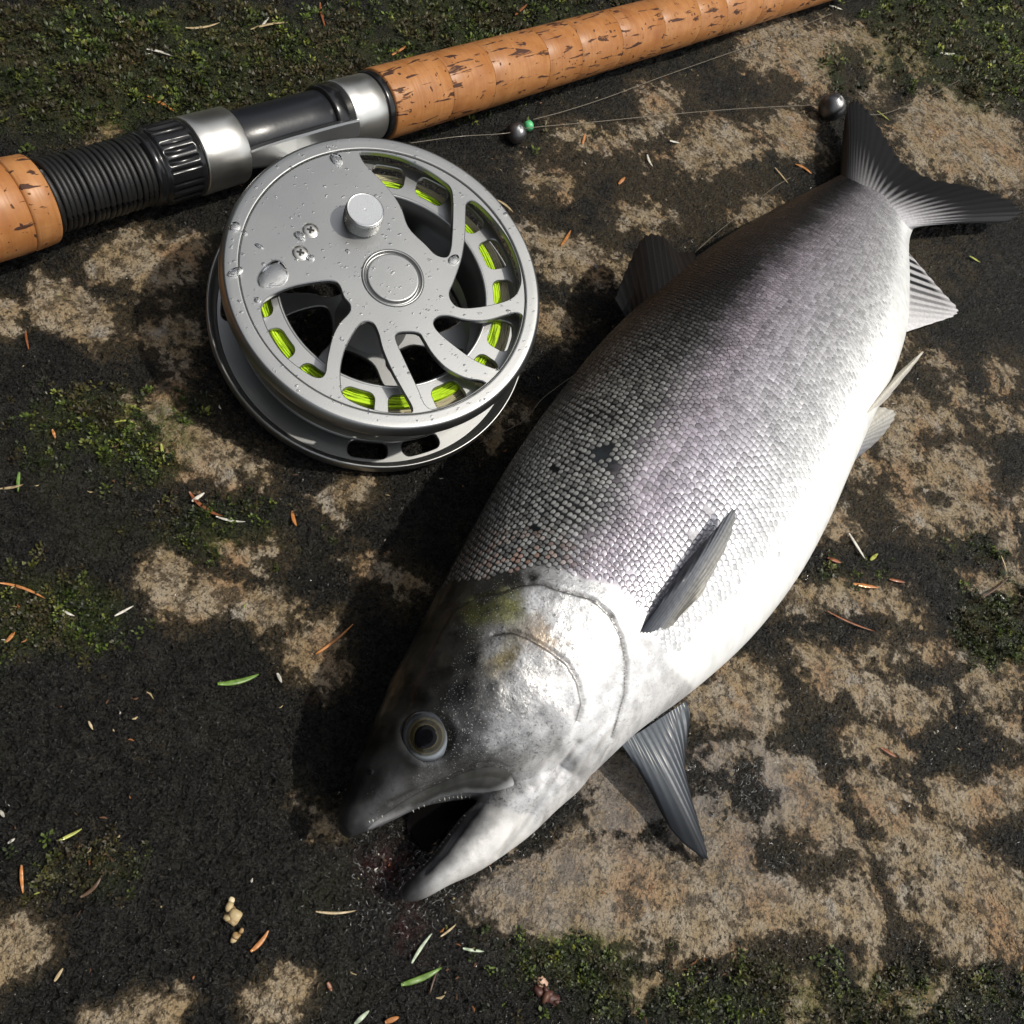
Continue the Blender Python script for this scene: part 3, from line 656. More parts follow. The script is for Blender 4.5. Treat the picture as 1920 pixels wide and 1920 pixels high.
# handle knob
kc = r2(685, 393, .0062); kr = np.linalg.norm(r2(685+34, 393+3, .0062)-kc)
def knurl(i, a): return np.where((i > 2) & (i < 13), .0006*((((np.round(a*36/np.pi)+i) % 2) == 0)-.5), 0)
knob = rlathe('handle_knob', [(kr*.7, 0), (kr*.98, .0002), (kr*1.0, .0006)]+[(kr*1.02, .0009+.00041*i) for i in range(11)]+[(kr*1.0, .0054), (kr*1.0, .0056), (kr*1.04, .00565), (kr*1.04, .0060), (kr*1.02, .0062), (kr*.985, .0063)], M_POL, 72, kc, rmod=knurl)
pr = [(kr*.985, .00628), (kr*.975, .0063)]
for i in range(24): pr.append((kr*(.96-.04*i), .00628-.00006*(i % 2)))
rlathe('knob_cap', pr+[(.00005, .0062)], M_POL, 72, kc, parent=knob)
for sx, sy in ((582, 432), (563, 474)):
    c = r2(sx, sy); rs = .00205
    s_ = rlathe('screw', [(rs*1.12, .00005), (rs*1.1, -.0001), (rs*1.0, .0001), (rs*.95, .00022), (rs*.5, .0003), (.00005, .0003)], M_STEEL, 40, c)
    V = []; F = []
    for kx, ky in ((1, .3), (.3, 1)):
        b = len(V); t_ = .5
        for x, y in ((-1, -1), (1, -1), (1, 1), (-1, 1)):
            X, Y = x*kx*rs*.5, y*ky*rs*.5
            V.append((c[0]+X*math.cos(t_)-Y*math.sin(t_), c[1]+X*math.sin(t_)+Y*math.cos(t_), .00034+(.00001 if kx < 1 else 0)))
        F.append((b, b+1, b+2, b+3))
    mesh_obj('cross_slot', rl(np.array(V)), F, M_SLOT_SHADE, s_, False)  # flat dark cross on the screw head paints the slot's shade
# water on the reel
def water():
    m = N('water'); m.set(Base_Color=(1, 1, 1), Roughness=.02, IOR=1.33, Transmission_Weight=1.0); return m.m
M_WATER = water()
def drop_mesh(c, rx, ry, ang, h, seg=20, lump=0.0, base=0.0):
    V = []; F = []; K = 5
    for i in range(K+1):
        t = i/K*math.pi/2; rr = math.cos(t)**.8 if i < K else 0; zz = math.sin(t)*h
        for j in range(seg):
            a = 2*math.pi*j/seg; l = 1+lump*math.sin(2*a+.5)+lump*.6*math.sin(3*a+2)
            x, y = rx*rr*math.cos(a)*l, ry*rr*math.sin(a)*l
            V.append((c[0]+x*math.cos(ang)-y*math.sin(ang), c[1]+x*math.sin(ang)+y*math.cos(ang), base+zz))
    F = [tuple(f) for f in grid_faces(K+1, seg, close_v=True)]
    return V, F
BIG = [(513,515,24,32,.9,.0020,.16,'largest water drop, an irregular blob near the left cut-out of the reel'),(631,299,12,14,2.2,.0014,.05,'round water drop near the top of the reel face'),
       (440,427,9,11,.4,.0012,.03,'water drop on the reel rim left of the two screws'),(441,512,8,16,.3,.0012,.05,'long water drop on the reel rim left of the largest blob'),
       (562,443,8,12,2.3,.0011,.08,'slanting water drop between the two screws'),(582,484,7,8,.2,.001,.1,'small water drop touching the lower screw'),(486,462,4,9,2.4,.0007,.05,'thin short water streak left of the lower screw'),
       (851,487,10,13,.5,.0012,.05,'water drop on the spoke right of the hub cap'),(483,563,6,6,0,.0009,.03,'tiny round water drop above the left cut-out'),(458,437,6,5,.5,.0007,.1,'tiny water drop right of the rim drop by the screws')]
for x, y, a, b, an, h, lump, lab in BIG:
    c = r2(x, y); k = mmpx(RC)*.92
    bz = .0005 if np.linalg.norm(c) > .9*R else .00002
    V, F = drop_mesh(c, a*k, b*k*1.1, an-.6, h, lump=lump, base=bz)
    tag(mesh_obj('water_drop', rl(np.array(V)), F, M_WATER), lab, 'water drop', 'water drops on the reel')
V = []; F = []
cnt = 0
while cnt < 420:
    a = rng.uniform(0, 2*np.pi); rr = R*math.sqrt(rng.uniform(0, .92)); c = np.array([rr*math.cos(a), rr*math.sin(a)])
    if any(inpoly(np.array([c[0]]), np.array([c[1]]), h)[0] for h in holes): continue
    if np.linalg.norm(c-kc) < kr*1.3: continue
    s_ = rng.uniform(.00010, .00032)*(1.6 if rng.random() < .08 else 1)
    v, f = drop_mesh(c, s_, s_*rng.uniform(1, 2.0), 2.3+rng.normal(0, .35), s_*.8, 8, .0, .0005 if rr > .893*R else (.0007 if np.linalg.norm(c-hubc) < hr*.85 else .00002))
    b = len(V); V += v; F += [tuple(i+b for i in q) for q in f]; cnt += 1
o = mesh_obj('water_droplets', rl(np.array(V)), F, M_WATER); o['kind'] = 'stuff'; o['label'] = 'fine spray of tiny water droplets over the silver reel face'; o['category'] = 'water'

# ------------------------------------------------------------------ salmon
ST = [((1640,284),(1742,352),.0011),((1622,294),(1737,374),.0022),((1604,312),(1732,398),.0045),((1545,345),(1703,452),.0085),((1440,402),(1699,540),.014),((1330,468),(1692,625),.019),((1225,550),(1668,705),.023),((1130,640),(1622,805),.026),
      ((1048,738),(1575,912),.0275),((982,828),(1532,1008),.0285),((920,925),(1478,1103),.0285),((865,1025),(1400,1203),.028),((815,1120),(1302,1293),.027),((768,1212),(1192,1375),.025),((725,1300),(1098,1462),.022),((752,1372),(1062,1480),.017),((800,1430),(1000,1478),.010)]
UP = [((768,1212),(1192,1375),.025),((725,1300),(1085,1440),.0225),((702,1350),(1010,1468),.0205),((682,1395),(940,1484),.0185),((664,1440),(872,1490),.016),((650,1480),(805,1505),.013),((639,1516),(740,1535),.0095),((634,1540),(680,1561),.006),((637,1553),(655,1570),.003)]
LO = [((975,1390),(1110,1440),.013),((938,1448),(1084,1482),.0135),((898,1500),(1040,1522),.012),((866,1530),(985,1574),.0095),((834,1572),(905,1630),.0078),((800,1615),(842,1660),.0062),((769,1644),(801,1683),.0045),((755,1663),(778,1690),.0032),((748,1678),(762,1691),.0018)]
def sections(S, zc, n):
    L = []; 
    for (d, v, wv) in S:
        z = zc(wv); a = P(*d, z); b = P(*v, z); L.append(np.concatenate([a, b, [wv]]))
    return catmull(np.array(L), n)
def loft(Q, na=64, e=2.0):
    a, b, wv = Q[:, :3], Q[:, 3:6], Q[:, 6]
    c = .5*(a+b); h = .5*(b-a); ph = np.linspace(0, 2*np.pi, na, endpoint=False)
    co, si = np.cos(ph), np.sin(ph); up = np.array([0, 0, 1.0])
    V = c[:, None]+h[:, None]*co[None, :, None]+up*(wv[:, None]*np.sign(si)[None]*np.abs(si)[None]**(2/e))[..., None]
    n = len(Q); F = [tuple(f) for f in grid_faces(n, na, close_v=True)]+[tuple(range(na))[::-1], tuple((n-1)*na+i for i in range(na))]
    return V.reshape(-1, 3), F
zc = lambda wv: wv*.93+.0012
TQ = sections(ST, zc, 120)
parts = [loft(TQ, 72), loft(sections(UP, lambda w_: zc(max(w_, .012)*.9)+.002, 60), 64, 2.2), loft(sections(LO, lambda w_: w_*.9+.0035, 50), 48, 2.2)]
bm = bmesh.new()
for V, F in parts:
    vs = [bm.verts.new(v) for v in V]
    for f in F: bm.faces.new([vs[i] for i in f])
bmesh.ops.recalc_face_normals(bm, faces=bm.faces)
tmp = bpy.data.meshes.new('tmp'); bm.to_mesh(tmp); bm.free()
to = bpy.data.objects.new('tmp', tmp); COL.objects.link(to)
md = to.modifiers.new('r', 'REMESH'); md.mode = 'VOXEL'; md.voxel_size = .00052
ms = to.modifiers.new('s', 'SMOOTH'); ms.iterations = 14; ms.factor = .5
ev = to.evaluated_get(bpy.context.evaluated_depsgraph_get()); me = ev.to_mesh()
BV = np.empty(len(me.vertices)*3); me.vertices.foreach_get('co', BV); BV = BV.reshape(-1, 3)
BN = np.empty(len(me.vertices)*3); me.vertices.foreach_get('normal', BN); BN = BN.reshape(-1, 3)
BF = [tuple(p.vertices) for p in me.polygons]
ev.to_mesh_clear(); bpy.data.objects.remove(to)
# gill cover, cheek plate and jaw furrows as relief on the one skin
zh = lambda *p: Z((600, 1050), 2.56, *p)
GILL = zh((740,195),(870,165),(960,125),(1060,118),(1150,150),(1300,190),(1390,270),(1440,370),(1465,500),(1458,650),(1400,850),(1330,1000),(1150,1100),(900,1150),(500,1000),(500,500),(640,250))
PREO = zh((760,400),(840,362),(920,350),(1000,380),(1100,440),(1180,500),(1230,590),(1252,690),(1228,770),(1150,900),(1000,980),(800,900),(700,600))
HEAD = [(780,1130),(814,1119),(842,1091),(920,1085),(999,1060),(1046,1064),(1092,1085),(1155,1097),(1200,1140),(1260,1250),(1310,1300),(1100,1720),(500,1720),(560,1300)]
q = PJ(BV); bx, by = q[:, 0], q[:, 1]; vis = np.clip(((CAM-BV)/np.linalg.norm(CAM-BV, axis=1)[:, None]*BN).sum(1)*2, 0, 1)
dg = sdf(bx, by, GILL); dp = sdf(bx, by, PREO)
line_g = dpoly(bx, by, GILL[:11], False); line_p = dpoly(bx, by, PREO[1:9], False)
rise = .0012*sstep(-1.5, 3.5, dg)*np.exp(-line_g/40)-.0009*np.exp(-((dg+3)/3)**2)*(line_g < 8)
rise += .0007*sstep(-1.5, 3.5, dp)*np.exp(-line_p/25)-.0006*np.exp(-((dp+3)/3.5)**2)*(line_p < 7)
fur = zh((1240,880),(1150,1000),(1060,1150),(960,1300),(860,1420)); fd = dpoly(bx, by, fur, False)
rise -= .0007*np.exp(-(fd/6)**2)
fur2 = zh((780,1160),(690,1270),(600,1400),(500,1500)); rise -= .0006*np.exp(-(dpoly(bx, by, fur2, False)/5)**2)
rise -= .0005*np.exp(-(dpoly(bx, by, [(735,1506),(785,1481),(820,1465),(858,1447),(895,1434),(930,1431),(958,1445)], False)/5)**2)
EYE = (800, 1380)
ed = np.hypot((bx-EYE[0])/1.0, (by-EYE[1])/1.0); rise -= .0012*np.exp(-(ed/46)**4)
rise += .0003*np.exp(-((ed-54)/10)**2)
bq = zh((1250,850),(1440,690),(1420,860),(1310,1000),(1130,1130),(1060,1150)); bqd = sdf(bx, by, bq)
rise += .00035*np.sin(((bx-1000)*.80+(by-1400)*.60)/4.2)*sstep(0, 14, bqd)
rise += (fbm(BV[:, 0], BV[:, 1], 260, 3, 24)-.5)*.0005*sstep(0, 30, sdf(bx, by, HEAD))
BV = BV+BN*(rise*vis)[:, None]
# dorsoventral coordinate and colour
CS = .5*(TQ[:, :3]+TQ[:, 3:6])[:, :2]; HS = .5*(TQ[:, 3:6]-TQ[:, :3])[:, :2]; HL = np.linalg.norm(HS, axis=1)
def sv(W):
    s = np.empty(len(W)); v = np.empty(len(W))
    for i in range(0, len(W), 20000):
        w_ = W[i:i+20000, :2]; d = ((w_[:, None]-CS[None])**2).sum(2)
        rel = w_[:, None]-CS[None]; al = (rel*HS[None]).sum(2)/HL**2
        perp = np.abs(rel[..., 0]*HS[None, :, 1]-rel[..., 1]*HS[None, :, 0])/HL
        k = np.argmin(perp+1e-3*np.sqrt(d)+(np.abs(al) > 1.5)*1.0, 1); s[i:i+20000] = k/(len(CS)-1); v[i:i+20000] = al[np.arange(len(w_)), k]
    return s, v
def lerp3(t, pts):
    ks = [p[0] for p in pts]; return np.stack([np.interp(t, ks, [p[1][c] for p in pts]) for c in range(3)], -1)
def skin(W, head_mask=True):
    s, v = sv(W); q = PJ(W); x, y = q[:, 0], q[:, 1]
    n1 = fbm(W[:, 0], W[:, 1], 90, 4, 21)-.5; n2 = fbm(W[:, 0], W[:, 1], 420, 3, 22)-.5
    vv = v+n1*.16+n2*.06
    body = lerp3(vv, [(-1.0, (.006, .007, .007)), (-.62, (.010, .011, .012)), (-.48, (.035, .035, .037)), (-.36, (.22, .195, .225)), (-.24, (.50, .445, .51)), (.05, (.62, .60, .655)), (.35, (.62, .62, .64)), (.6, (.76, .77, .77)), (1, (.82, .83, .81))])
    tail = lerp3(vv, [(-1.0, (.010, .012, .012)), (-.7, (.016, .017, .017)), (-.55, (.06, .058, .062)), (-.35, (.26, .25, .27)), (-.1, (.46, .44, .48)), (.2, (.54, .53, .56)), (.6, (.54, .56, .56)), (1, (.68, .69, .68))])  # tail colouring, with the belly dulled to paint in light falloff
    t = 1-sstep(.08, .42, s); c = body*(1-t)[:, None]+tail*t[:, None]
    met = np.interp(vv, [-.8, -.3, .1, .45, .7], [.2, .38, .42, .25, 0.0])
    # dark blotches on the flank
    for bx_, by_, r_, k in ((1130,850,34,.9),(1170,1130,1,0),(1000,870,18,.5),(1200,800,22,.4),(1080,930,16,.4),(1290,1010,30,.25),(1240,910,26,.2),(1010,960,20,.35),(1330,960,30,.18)):
        d = np.exp(-((x-bx_)**2+(y-by_)**2)/r_**2+n2*2)*k; d = np.clip(d, 0, 1)[:, None]; c = c*(1-d)+np.array([.03, .035, .04])*d
    # head
    hm = sstep(-6, 6, sdf(x, y, HEAD))[:, None]
    ht = (x-720)*.5+(y-1300)*.5
    u = np.clip(((x-745)*.94+(y-1250)*.35), -400, 600)/300.0+n1*.32+n2*.32       # across the head, from crown to throat
    u = u+.34*(fbm(x*.75+y*.65, (y*.75-x*.65)*.45, .03, 4, 51)-.5)
    hc = lerp3(u, [(-.35, (.006, .0065, .007)), (.2, (.010, .010, .011)), (.38, (.028, .028, .03)), (.54, (.085, .085, .09)), (.68, (.22, .22, .23)), (.84, (.48, .48, .48)), (1.1, (.76, .75, .73))])
    CP = [(700,1380,.008),(740,1270,.008),(790,1180,.008),(660,1480,.01),(840,1130,.014),(860,1190,.02),(825,1255,.014),(785,1310,.014),(860,1300,.03),(750,1430,.05),(700,1470,.035),(880,1235,.045),(925,1290,.12),(895,1345,.09),
          (858,1400,.05),(880,1435,.12),(935,1400,.30),(1000,1385,.46),(960,1335,.30),(950,1235,(.24,.20,.11)),(925,1205,.30),(1000,1245,.62),(1050,1300,.74),(900,1150,(.12,.125,.04)),(955,1135,(.27,.27,.10)),(1010,1125,.70),(1060,1170,.78),
          (1020,1192,(.42,.34,.26)),(1120,1220,.8),(1120,1320,.8),(1080,1390,.72),(1000,1440,.66),(1060,1455,.74),(960,1560,.72),(880,1600,.62),(1110,1150,.8),(1040,1360,.58),(990,1300,.46),(820,1470,.20),(760,1490,.12),(690,1530,.10),(1200,1300,.82),(1150,1130,.82),(900,1100,.012),(960,1088,.03),(1010,1080,.45),(1080,1095,.8),(850,1105,.012)]
    Wt = np.zeros(len(x)); Ac = np.zeros((len(x), 3)); xw = x+n1*44+n2*30; yw = y+n1*30-n2*36
    for cx_, cy_, cc in CP:
        w_ = 1/(((xw-cx_)**2+(yw-cy_)**2)**1.6+400.0); Wt += w_; Ac += w_[:, None]*(np.array(cc) if isinstance(cc, tuple) else np.array([1, .995, 1.0])*(cc*np.interp(cc, [.03, .2], [.4, 1.0])))
    hc = np.where((hm > 0), Ac/Wt[:, None], hc)
    hc = hc*(1+n2[:, None]*.5)
    n3 = fbm(W[:, 0], W[:, 1], 1100, 2, 23)-.5
    for bx_, by_, r_ in ((870,1104,26),(915,1096,22),(960,1082,18),(1000,1078,14),(846,1162,22),(905,1128,26),(880,1195,20),(930,1100,22),(832,1245,18),(935,1142,7),(865,1250,6)):
        d = np.clip(np.exp(-((x-bx_)**2+(y-by_)**2)/r_**2+n2*3)*.8, 0, 1)[:, None]; hc = hc*(1-d)+np.array([.03, .028, .022])*d
    jt = np.exp(-((np.hypot(x-640, y-1565))/60)**2)[:, None]*.9; hc = hc*(1-jt)+np.array([.025, .026, .028])*jt
    lo = sstep(-40, 30, (x-860)*.56+(y-1560)*.83-18-n1*30)                      # lower jaw is white beneath, dark along its lip
    lj = sstep(-6, 6, sdf(x, y, [(905,1505),(866,1530),(800,1612),(750,1655),(752,1700),(800,1690),(905,1635),(985,1580),(1000,1530)]))
    dl = dpoly(x, y, [(880,1518),(834,1572),(800,1615),(752,1665)], False)
    jc = lerp3(dl+n2*14, [(0, (.02, .02, .022)), (16, (.06, .06, .065)), (34, (.30, .30, .30)), (62, (.70, .69, .67))])
    tipd = sstep(70, 20, np.hypot(x-755, y-1672)-n2*20)[:, None]*.75; jc = jc*(1-tipd)+np.array([.04, .04, .045])*tipd
    hc = hc*(1-lj[:, None])+jc*lj[:, None]
    lip = np.exp(-(dpoly(x, y, [(705,1547),(740,1533),(795,1508),(850,1492),(912,1490)], False)/13)**2)[:, None]*.6; hc = hc*(1-lip)+np.array([.50, .51, .54])*lip
    for poly, wd, k in (([(735,1508),(785,1483),(820,1467),(858,1449),(895,1436),(930,1433),(956,1447),(967,1470)], 4, .8), (GILL[:11], 2.3, .92), (PREO[1:9], 2.0, .8), (fur, 5, .3)):
        d = np.exp(-(dpoly(x, y, poly, False)/wd)**2)[:, None]*k; hc = hc*(1-d)+np.array([.05, .045, .04])*d
    c = c*(1-hm)+hc*hm
    hc = hc*(1+n3[:, None]*.7)
    met = met*(1-hm[:, 0])+np.interp(u, [.1, .4, .8, 1.2], [.2, .62, .66, .3])*hm[:, 0]*(1-.6*lj)
    # lateral line
    v0 = np.interp(s, [.08, .45, .65], [-.02, -.14, -.2]); lt = np.exp(-((v-v0)/.009)**2)*sstep(.02, .08, s)*(1-sstep(.55, .75, s))*.35; c = c*(1-lt[:, None])
    return np.clip(c*(1+n2[:, None]*.35), 0, .84), met, s, v, hm[:, 0], x, y
bc, bmet, bs, bv_, bhm, bx, by = skin(BV)
def skin_mat(name, rough, obj_col=False):
    m = N(name); p = m.pos()
    if obj_col: c = m.n('ShaderNodeObjectInfo', 'Color'); me_ = m.n('ShaderNodeObjectInfo', 'Alpha')
    else: c = m.attr('col', 'Color'); me_ = m.attr('metal')
    ed = m.attr('edge')
    if not obj_col:
        hd = m.attr('head')
        c = m.mix(m.math('MULTIPLY', m.ramp(m.noise(p, 1800, 3, .6), .35, .75, 0, .45), me_), c, (.02, .02, .022))
        c = m.mix(m.math('MULTIPLY', m.ramp(m.noise(p, 1100, 5, .7, dist=.8), .52, .66, 0, .65), m.math('MULTIPLY', hd, m.ramp(me_, .15, .5))), c, (.03, .03, .03))
        c = m.mix(m.math('MULTIPLY', m.ramp(m.noise(p, 2600, 3, .6), .60, .72, 0, .6), m.math('MULTIPLY', hd, m.ramp(me_, .42, .6))), c, (.80, .80, .78))
    c = m.mix(m.math('MULTIPLY', m.ramp(ed, .04, .5), m.attr('dark') if not obj_col else m.ramp(m.n('ShaderNodeSeparateColor', 0, None, Color=c), .16, .45, .96, .35)), c, (.004, .004, .0045))
    m.set(Base_Color=c, Metallic=me_, Roughness=rough if obj_col else m.ramp(m.noise(p, 500, 3), .3, .7, rough-.06, rough+.12, False), Coat_Weight=.3 if obj_col else m.math('SUBTRACT', .28, m.math('MULTIPLY', m.attr('head'), .1)), Coat_Roughness=.08, Coat_IOR=1.33, Specular_IOR_Level=.22)
    if not obj_col:
        m.set(Normal=m.bump(m.noise(p, 1400, 3), m.math('ADD', .12, m.math('MULTIPLY', m.math('MULTIPLY', hd, m.ramp(me_, .3, .55)), .22)), .0004))
    return m.m
M_SKIN = skin_mat('fish_skin', .34); M_SCALE = skin_mat('fish_scale', .27); M_SCALE1 = skin_mat('single_scale', .26, True)
fish = thing('salmon', 'silver salmon lying on its side with open mouth beside the reel', 'fish', tuple(P(1150, 950, 0)))
mesh_obj('body', BV, BF, M_SKIN, fish, True, dict(col=bc, metal=bmet, head=bhm))
BVH = BVHTree.FromPolygons([tuple(v) for v in BV], BF)
def hit(px, py):
    d = CM@np.array([px-960, 960-py, -FOC]); d /= np.linalg.norm(d)
    loc, nr, i, dist = BVH.ray_cast(Vector(CAM), Vector(d))
    if loc is None:
        loc, nr, i, dist = BVH.find_nearest(Vector(P(px, py, .02)))
    return np.array(loc), np.array(nr)
# scales: overlapping shields in rows along the flank
def scales():
    NROW = 74; phs = np.linspace(math.radians(172), math.radians(18), NROW)
    seg = np.linalg.norm(np.diff(CS, axis=0), axis=1); arc = np.concatenate([[0], np.cumsum(seg)])
    out_ = []
    a = .004; k = 0
    while a < arc[-1]:
        i = np.interp(a, arc, np.arange(len(arc))); i0 = int(min(i, len(arc)-2)); f = i-i0
        Q = TQ[i0]*(1-f)+TQ[i0+1]*f; c = .5*(Q[:3]+Q[3:6]); h = .5*(Q[3:6]-Q[:3]); wv = Q[6]
        hl = np.linalg.norm(h); per = math.pi*math.sqrt((hl**2+wv**2)/2)*(phs[0]-phs[-1])/math.pi; wd = per/NROW
        fr = np.abs(np.diff(phs)[0])
        for j in range(NROW):
            ph_ = phs[j]
            # even spacing along the ellipse
            t_ = ph_
            p = c+h*math.cos(t_)+np.array([0, 0, 1])*wv*math.sin(t_)
            lw = math.hypot(hl*math.sin(t_), wv*math.cos(t_))*fr
            shift = (.5*wd*.95 if j % 2 else 0)
            out_.append((p, lw, wd, j, shift, i0))
        a += wd*1.45; k += 1
    return out_
raw = scales()
pos = np.array([r[0] for r in raw]); lw = np.array([r[1] for r in raw]); wd = np.array([r[2] for r in raw]); jj = np.array([r[3] for r in raw]); i0s = np.array([r[5] for r in raw])
tang = np.gradient(CS, axis=0); tang = np.hstack([tang, np.zeros((len(CS), 1))]); tang /= np.linalg.norm(tang, axis=1)[:, None]
T = -tang[i0s]                                   # towards the tail
pos = pos-T*0
pos += T*((jj % 2)*wd*.725)[:, None]+T*(fbm(pos[:, 0], pos[:, 1], 60, 2, 61)-.5)[:, None]*.004
pos += rng.normal(0, 1, pos.shape)*(wd*.07)[:, None]
L_, N_ = [], []
for p in pos:
    l, n_, i, d = BVH.find_nearest(Vector(p)); L_.append(l); N_.append(n_)
pos = np.array(L_); nor = np.array(N_)
T = T-(T*nor).sum(1)[:, None]*nor; T /= np.linalg.norm(T, axis=1)[:, None]; B = np.cross(nor, T)
sc_c, sc_m, sc_s, sc_v, sc_h, sx_, sy_ = skin(pos)
fade = 1-sstep(.28, .80, sc_v+rng.normal(0, .04, len(pos)))
facing = ((CAM-pos)*nor).sum(1) > 0
keep = (sc_h < .5) & (fade > .12) & facing & (sc_s > .035)
# a few shed scales
shed = np.zeros(len(pos))
for bx_, by_, r_ in ((1130,848,17),(1148,878,12),(1160,905,8),(1040,880,7),(1075,930,7),(1200,830,9),(1232,792,7),(1300,1000,12),(1330,960,10),(1255,905,12),(1390,680,6),(1100,1000,6),(1000,990,7),(1185,1075,7),(1420,560,6)):
    shed = np.maximum(shed, np.exp(-((sx_-bx_)**2+(sy_-by_)**2)/r_**2))
keep &= ~(shed > rng.uniform(.25, .9, len(pos)))
idx = np.where(keep)[0]
# one shield, unit width
def shield():
    V = [(0.0, 0, .10)]; ring = []
    for i in range(9):
        a = -math.pi/2+math.pi*i/8; ring.append((.10+.72*math.cos(a), .60*math.sin(a), .04+.10*max(0, math.cos(a))))
    ring.append((-.75, .5, -.10)); ring.append((-.75, -.5, -.10))
    mid = [(.08+.45*math.cos(-math.pi/2+math.pi*i/8), .38*math.sin(-math.pi/2+math.pi*i/8), .135+.05*max(0, math.cos(-math.pi/2+math.pi*i/8))) for i in range(9)]
    mid += [(-.6, .3, .0), (-.6, -.3, .0)]
    V = [(.05, 0, .175)]+mid+ring+[(x, y, z-.12) for x, y, z in ring[:9]]
    F = []
    for i in range(11):
        j = (i+1) % 11; F.append((0, 1+i, 1+j)); F.append((1+i, 12+i, 12+j)); F.append((1+i, 12+j, 1+j))
    for i in range(8):
        F.append((12+i, 23+i, 23+i+1)); F.append((12+i, 23+i+1, 12+i+1))
    return np.array(V), np.array(F)
SV, SF = shield()
SE = np.concatenate([[0], np.full(9, .05), [.6, .6], np.full(9, .85), [1, 1], np.ones(9)])
vary = rng.uniform(.75, 1.25, len(pos))
colr = np.clip(sc_c*vary[:, None]*np.where(sc_v < -.15, 1.0, 1.0)[:, None], 0, .85)
# reflections painted into the scale colour of the dark back, varied per scale
painted_sheen = np.interp(sc_v, [-1, -.8, -.45, -.3, -.1], [.12, .55, .68, .3, 0.0])*sstep(.38, .62, sc_s)
colr = colr+(np.array([.62, .62, .60])*rng.uniform(.3, 1.25, (len(pos), 1)))*painted_sheen[:, None]
pink = (rng.random(len(pos)) < .35)*np.exp(-(((sx_-980)/90)**2+((sy_-1050)/45)**2))
colr = colr*(1-.6*pink[:, None])+np.array([.5, .26, .18])*.6*pink[:, None]
met = np.clip(sc_m+.15, 0, .9)
order = idx[np.argsort(-(lw[idx]/np.array([mmpx(p) for p in pos[idx]])))]
order = order[(sc_v[order] < .25)]
singles = set(order[:300].tolist())
rest = np.array([i for i in idx if i not in singles])
def frame(i):
    sz = np.array([wd[i]*1.12, lw[i]*1.0, wd[i]*.8*(.08+.92*fade[i])])
    sink = nor[i]*wd[i]*(-.03-.02*(1-fade[i]))
    return np.stack([T[i]*sz[0], B[i]*sz[1], nor[i]*sz[2]], 1), pos[i]+sink
Vs = np.empty((len(rest), len(SV), 3))
for k, i in enumerate(rest):
    A_, o_ = frame(i); Vs[k] = SV@A_.T+o_
Fs = (SF[None]+(np.arange(len(rest))*len(SV))[:, None, None]).reshape(-1, 3)
o = mesh_obj('scales', Vs.reshape(-1, 3), Fs, M_SCALE, fish, True, dict(col=np.repeat(colr[rest], len(SV), 0), metal=np.repeat(met[rest], len(SV)), edge=np.tile(SE, len(rest)), dark=np.repeat(np.interp(sc_v[rest]+fbm(pos[rest, 0], pos[rest, 1], 90, 4, 21)*.16-.08, [-.5, -.28, 0, .4], [.98, .7, .26, .1]), len(SV))))
o['kind'] = 'stuff'
sm = bpy.data.meshes.new('scale'); sm.from_pydata([tuple(v) for v in SV], [], [tuple(f) for f in SF]); sm.materials.append(M_SCALE1)
sm.attributes.new('edge', 'FLOAT', 'POINT').data.foreach_set('value', SE)
sm.polygons.foreach_set('use_smooth', [True]*len(SF))
for i in singles:
    A_, o_ = frame(i); o = bpy.data.objects.new('scale', sm); COL.objects.link(o); o.parent = fish
    M4 = Matrix([list(A_[r])+[o_[r]-ORG[fish.name][r]] for r in range(3)]+[[0, 0, 0, 1]])
    o.matrix_local = M4; o.color = (*colr[i], met[i])

# meniscus curls of the water film round the mouth and the lower fin
def film():
    V = []; F = []; k = 0
    while k < 620:
        a_, b_, c_, d_2, wg = WET[rng.choice(5, p=[.24, .36, .16, .14, .10])]; x, y = a_+rng.normal(0, c_*.5), b_+rng.normal(0, d_2*.5)
        p = gz(x, y); n = int(rng.integers(4, 8)); th = rng.uniform(0, 6.28); L = [p]; st = rng.uniform(.0001, .0004); cv = rng.normal(0, .55)
        for i in range(n-1):
            th += cv+rng.normal(0, .3); L.append(L[-1]+np.array([math.cos(th), math.sin(th), 0])*st)
        L = np.array(L); L[:, 2] = ground_z(L[:, 0], L[:, 1])+.0001
        r = rng.uniform(.00004, .00013)*np.sin(np.linspace(.25, 2.9, n))
        v, f = tube(L, r, 6); b = len(V); V += list(v); F += [tuple(i+b for i in q_) for q_ in f]; k += 1
    m = N('water_film'); m.set(Base_Color=(.6, .61, .6), Roughness=.08, IOR=1.33, Transmission_Weight=.65, Specular_IOR_Level=.9)  # pale body colour makes the water curls read as glints
    o = mesh_obj('water_film', np.array(V), F, m.m, None, True); o['kind'] = 'stuff'; o['label'] = 'broken film of water glinting over the rock round the mouth and lower fin'; o['category'] = 'water'
film()
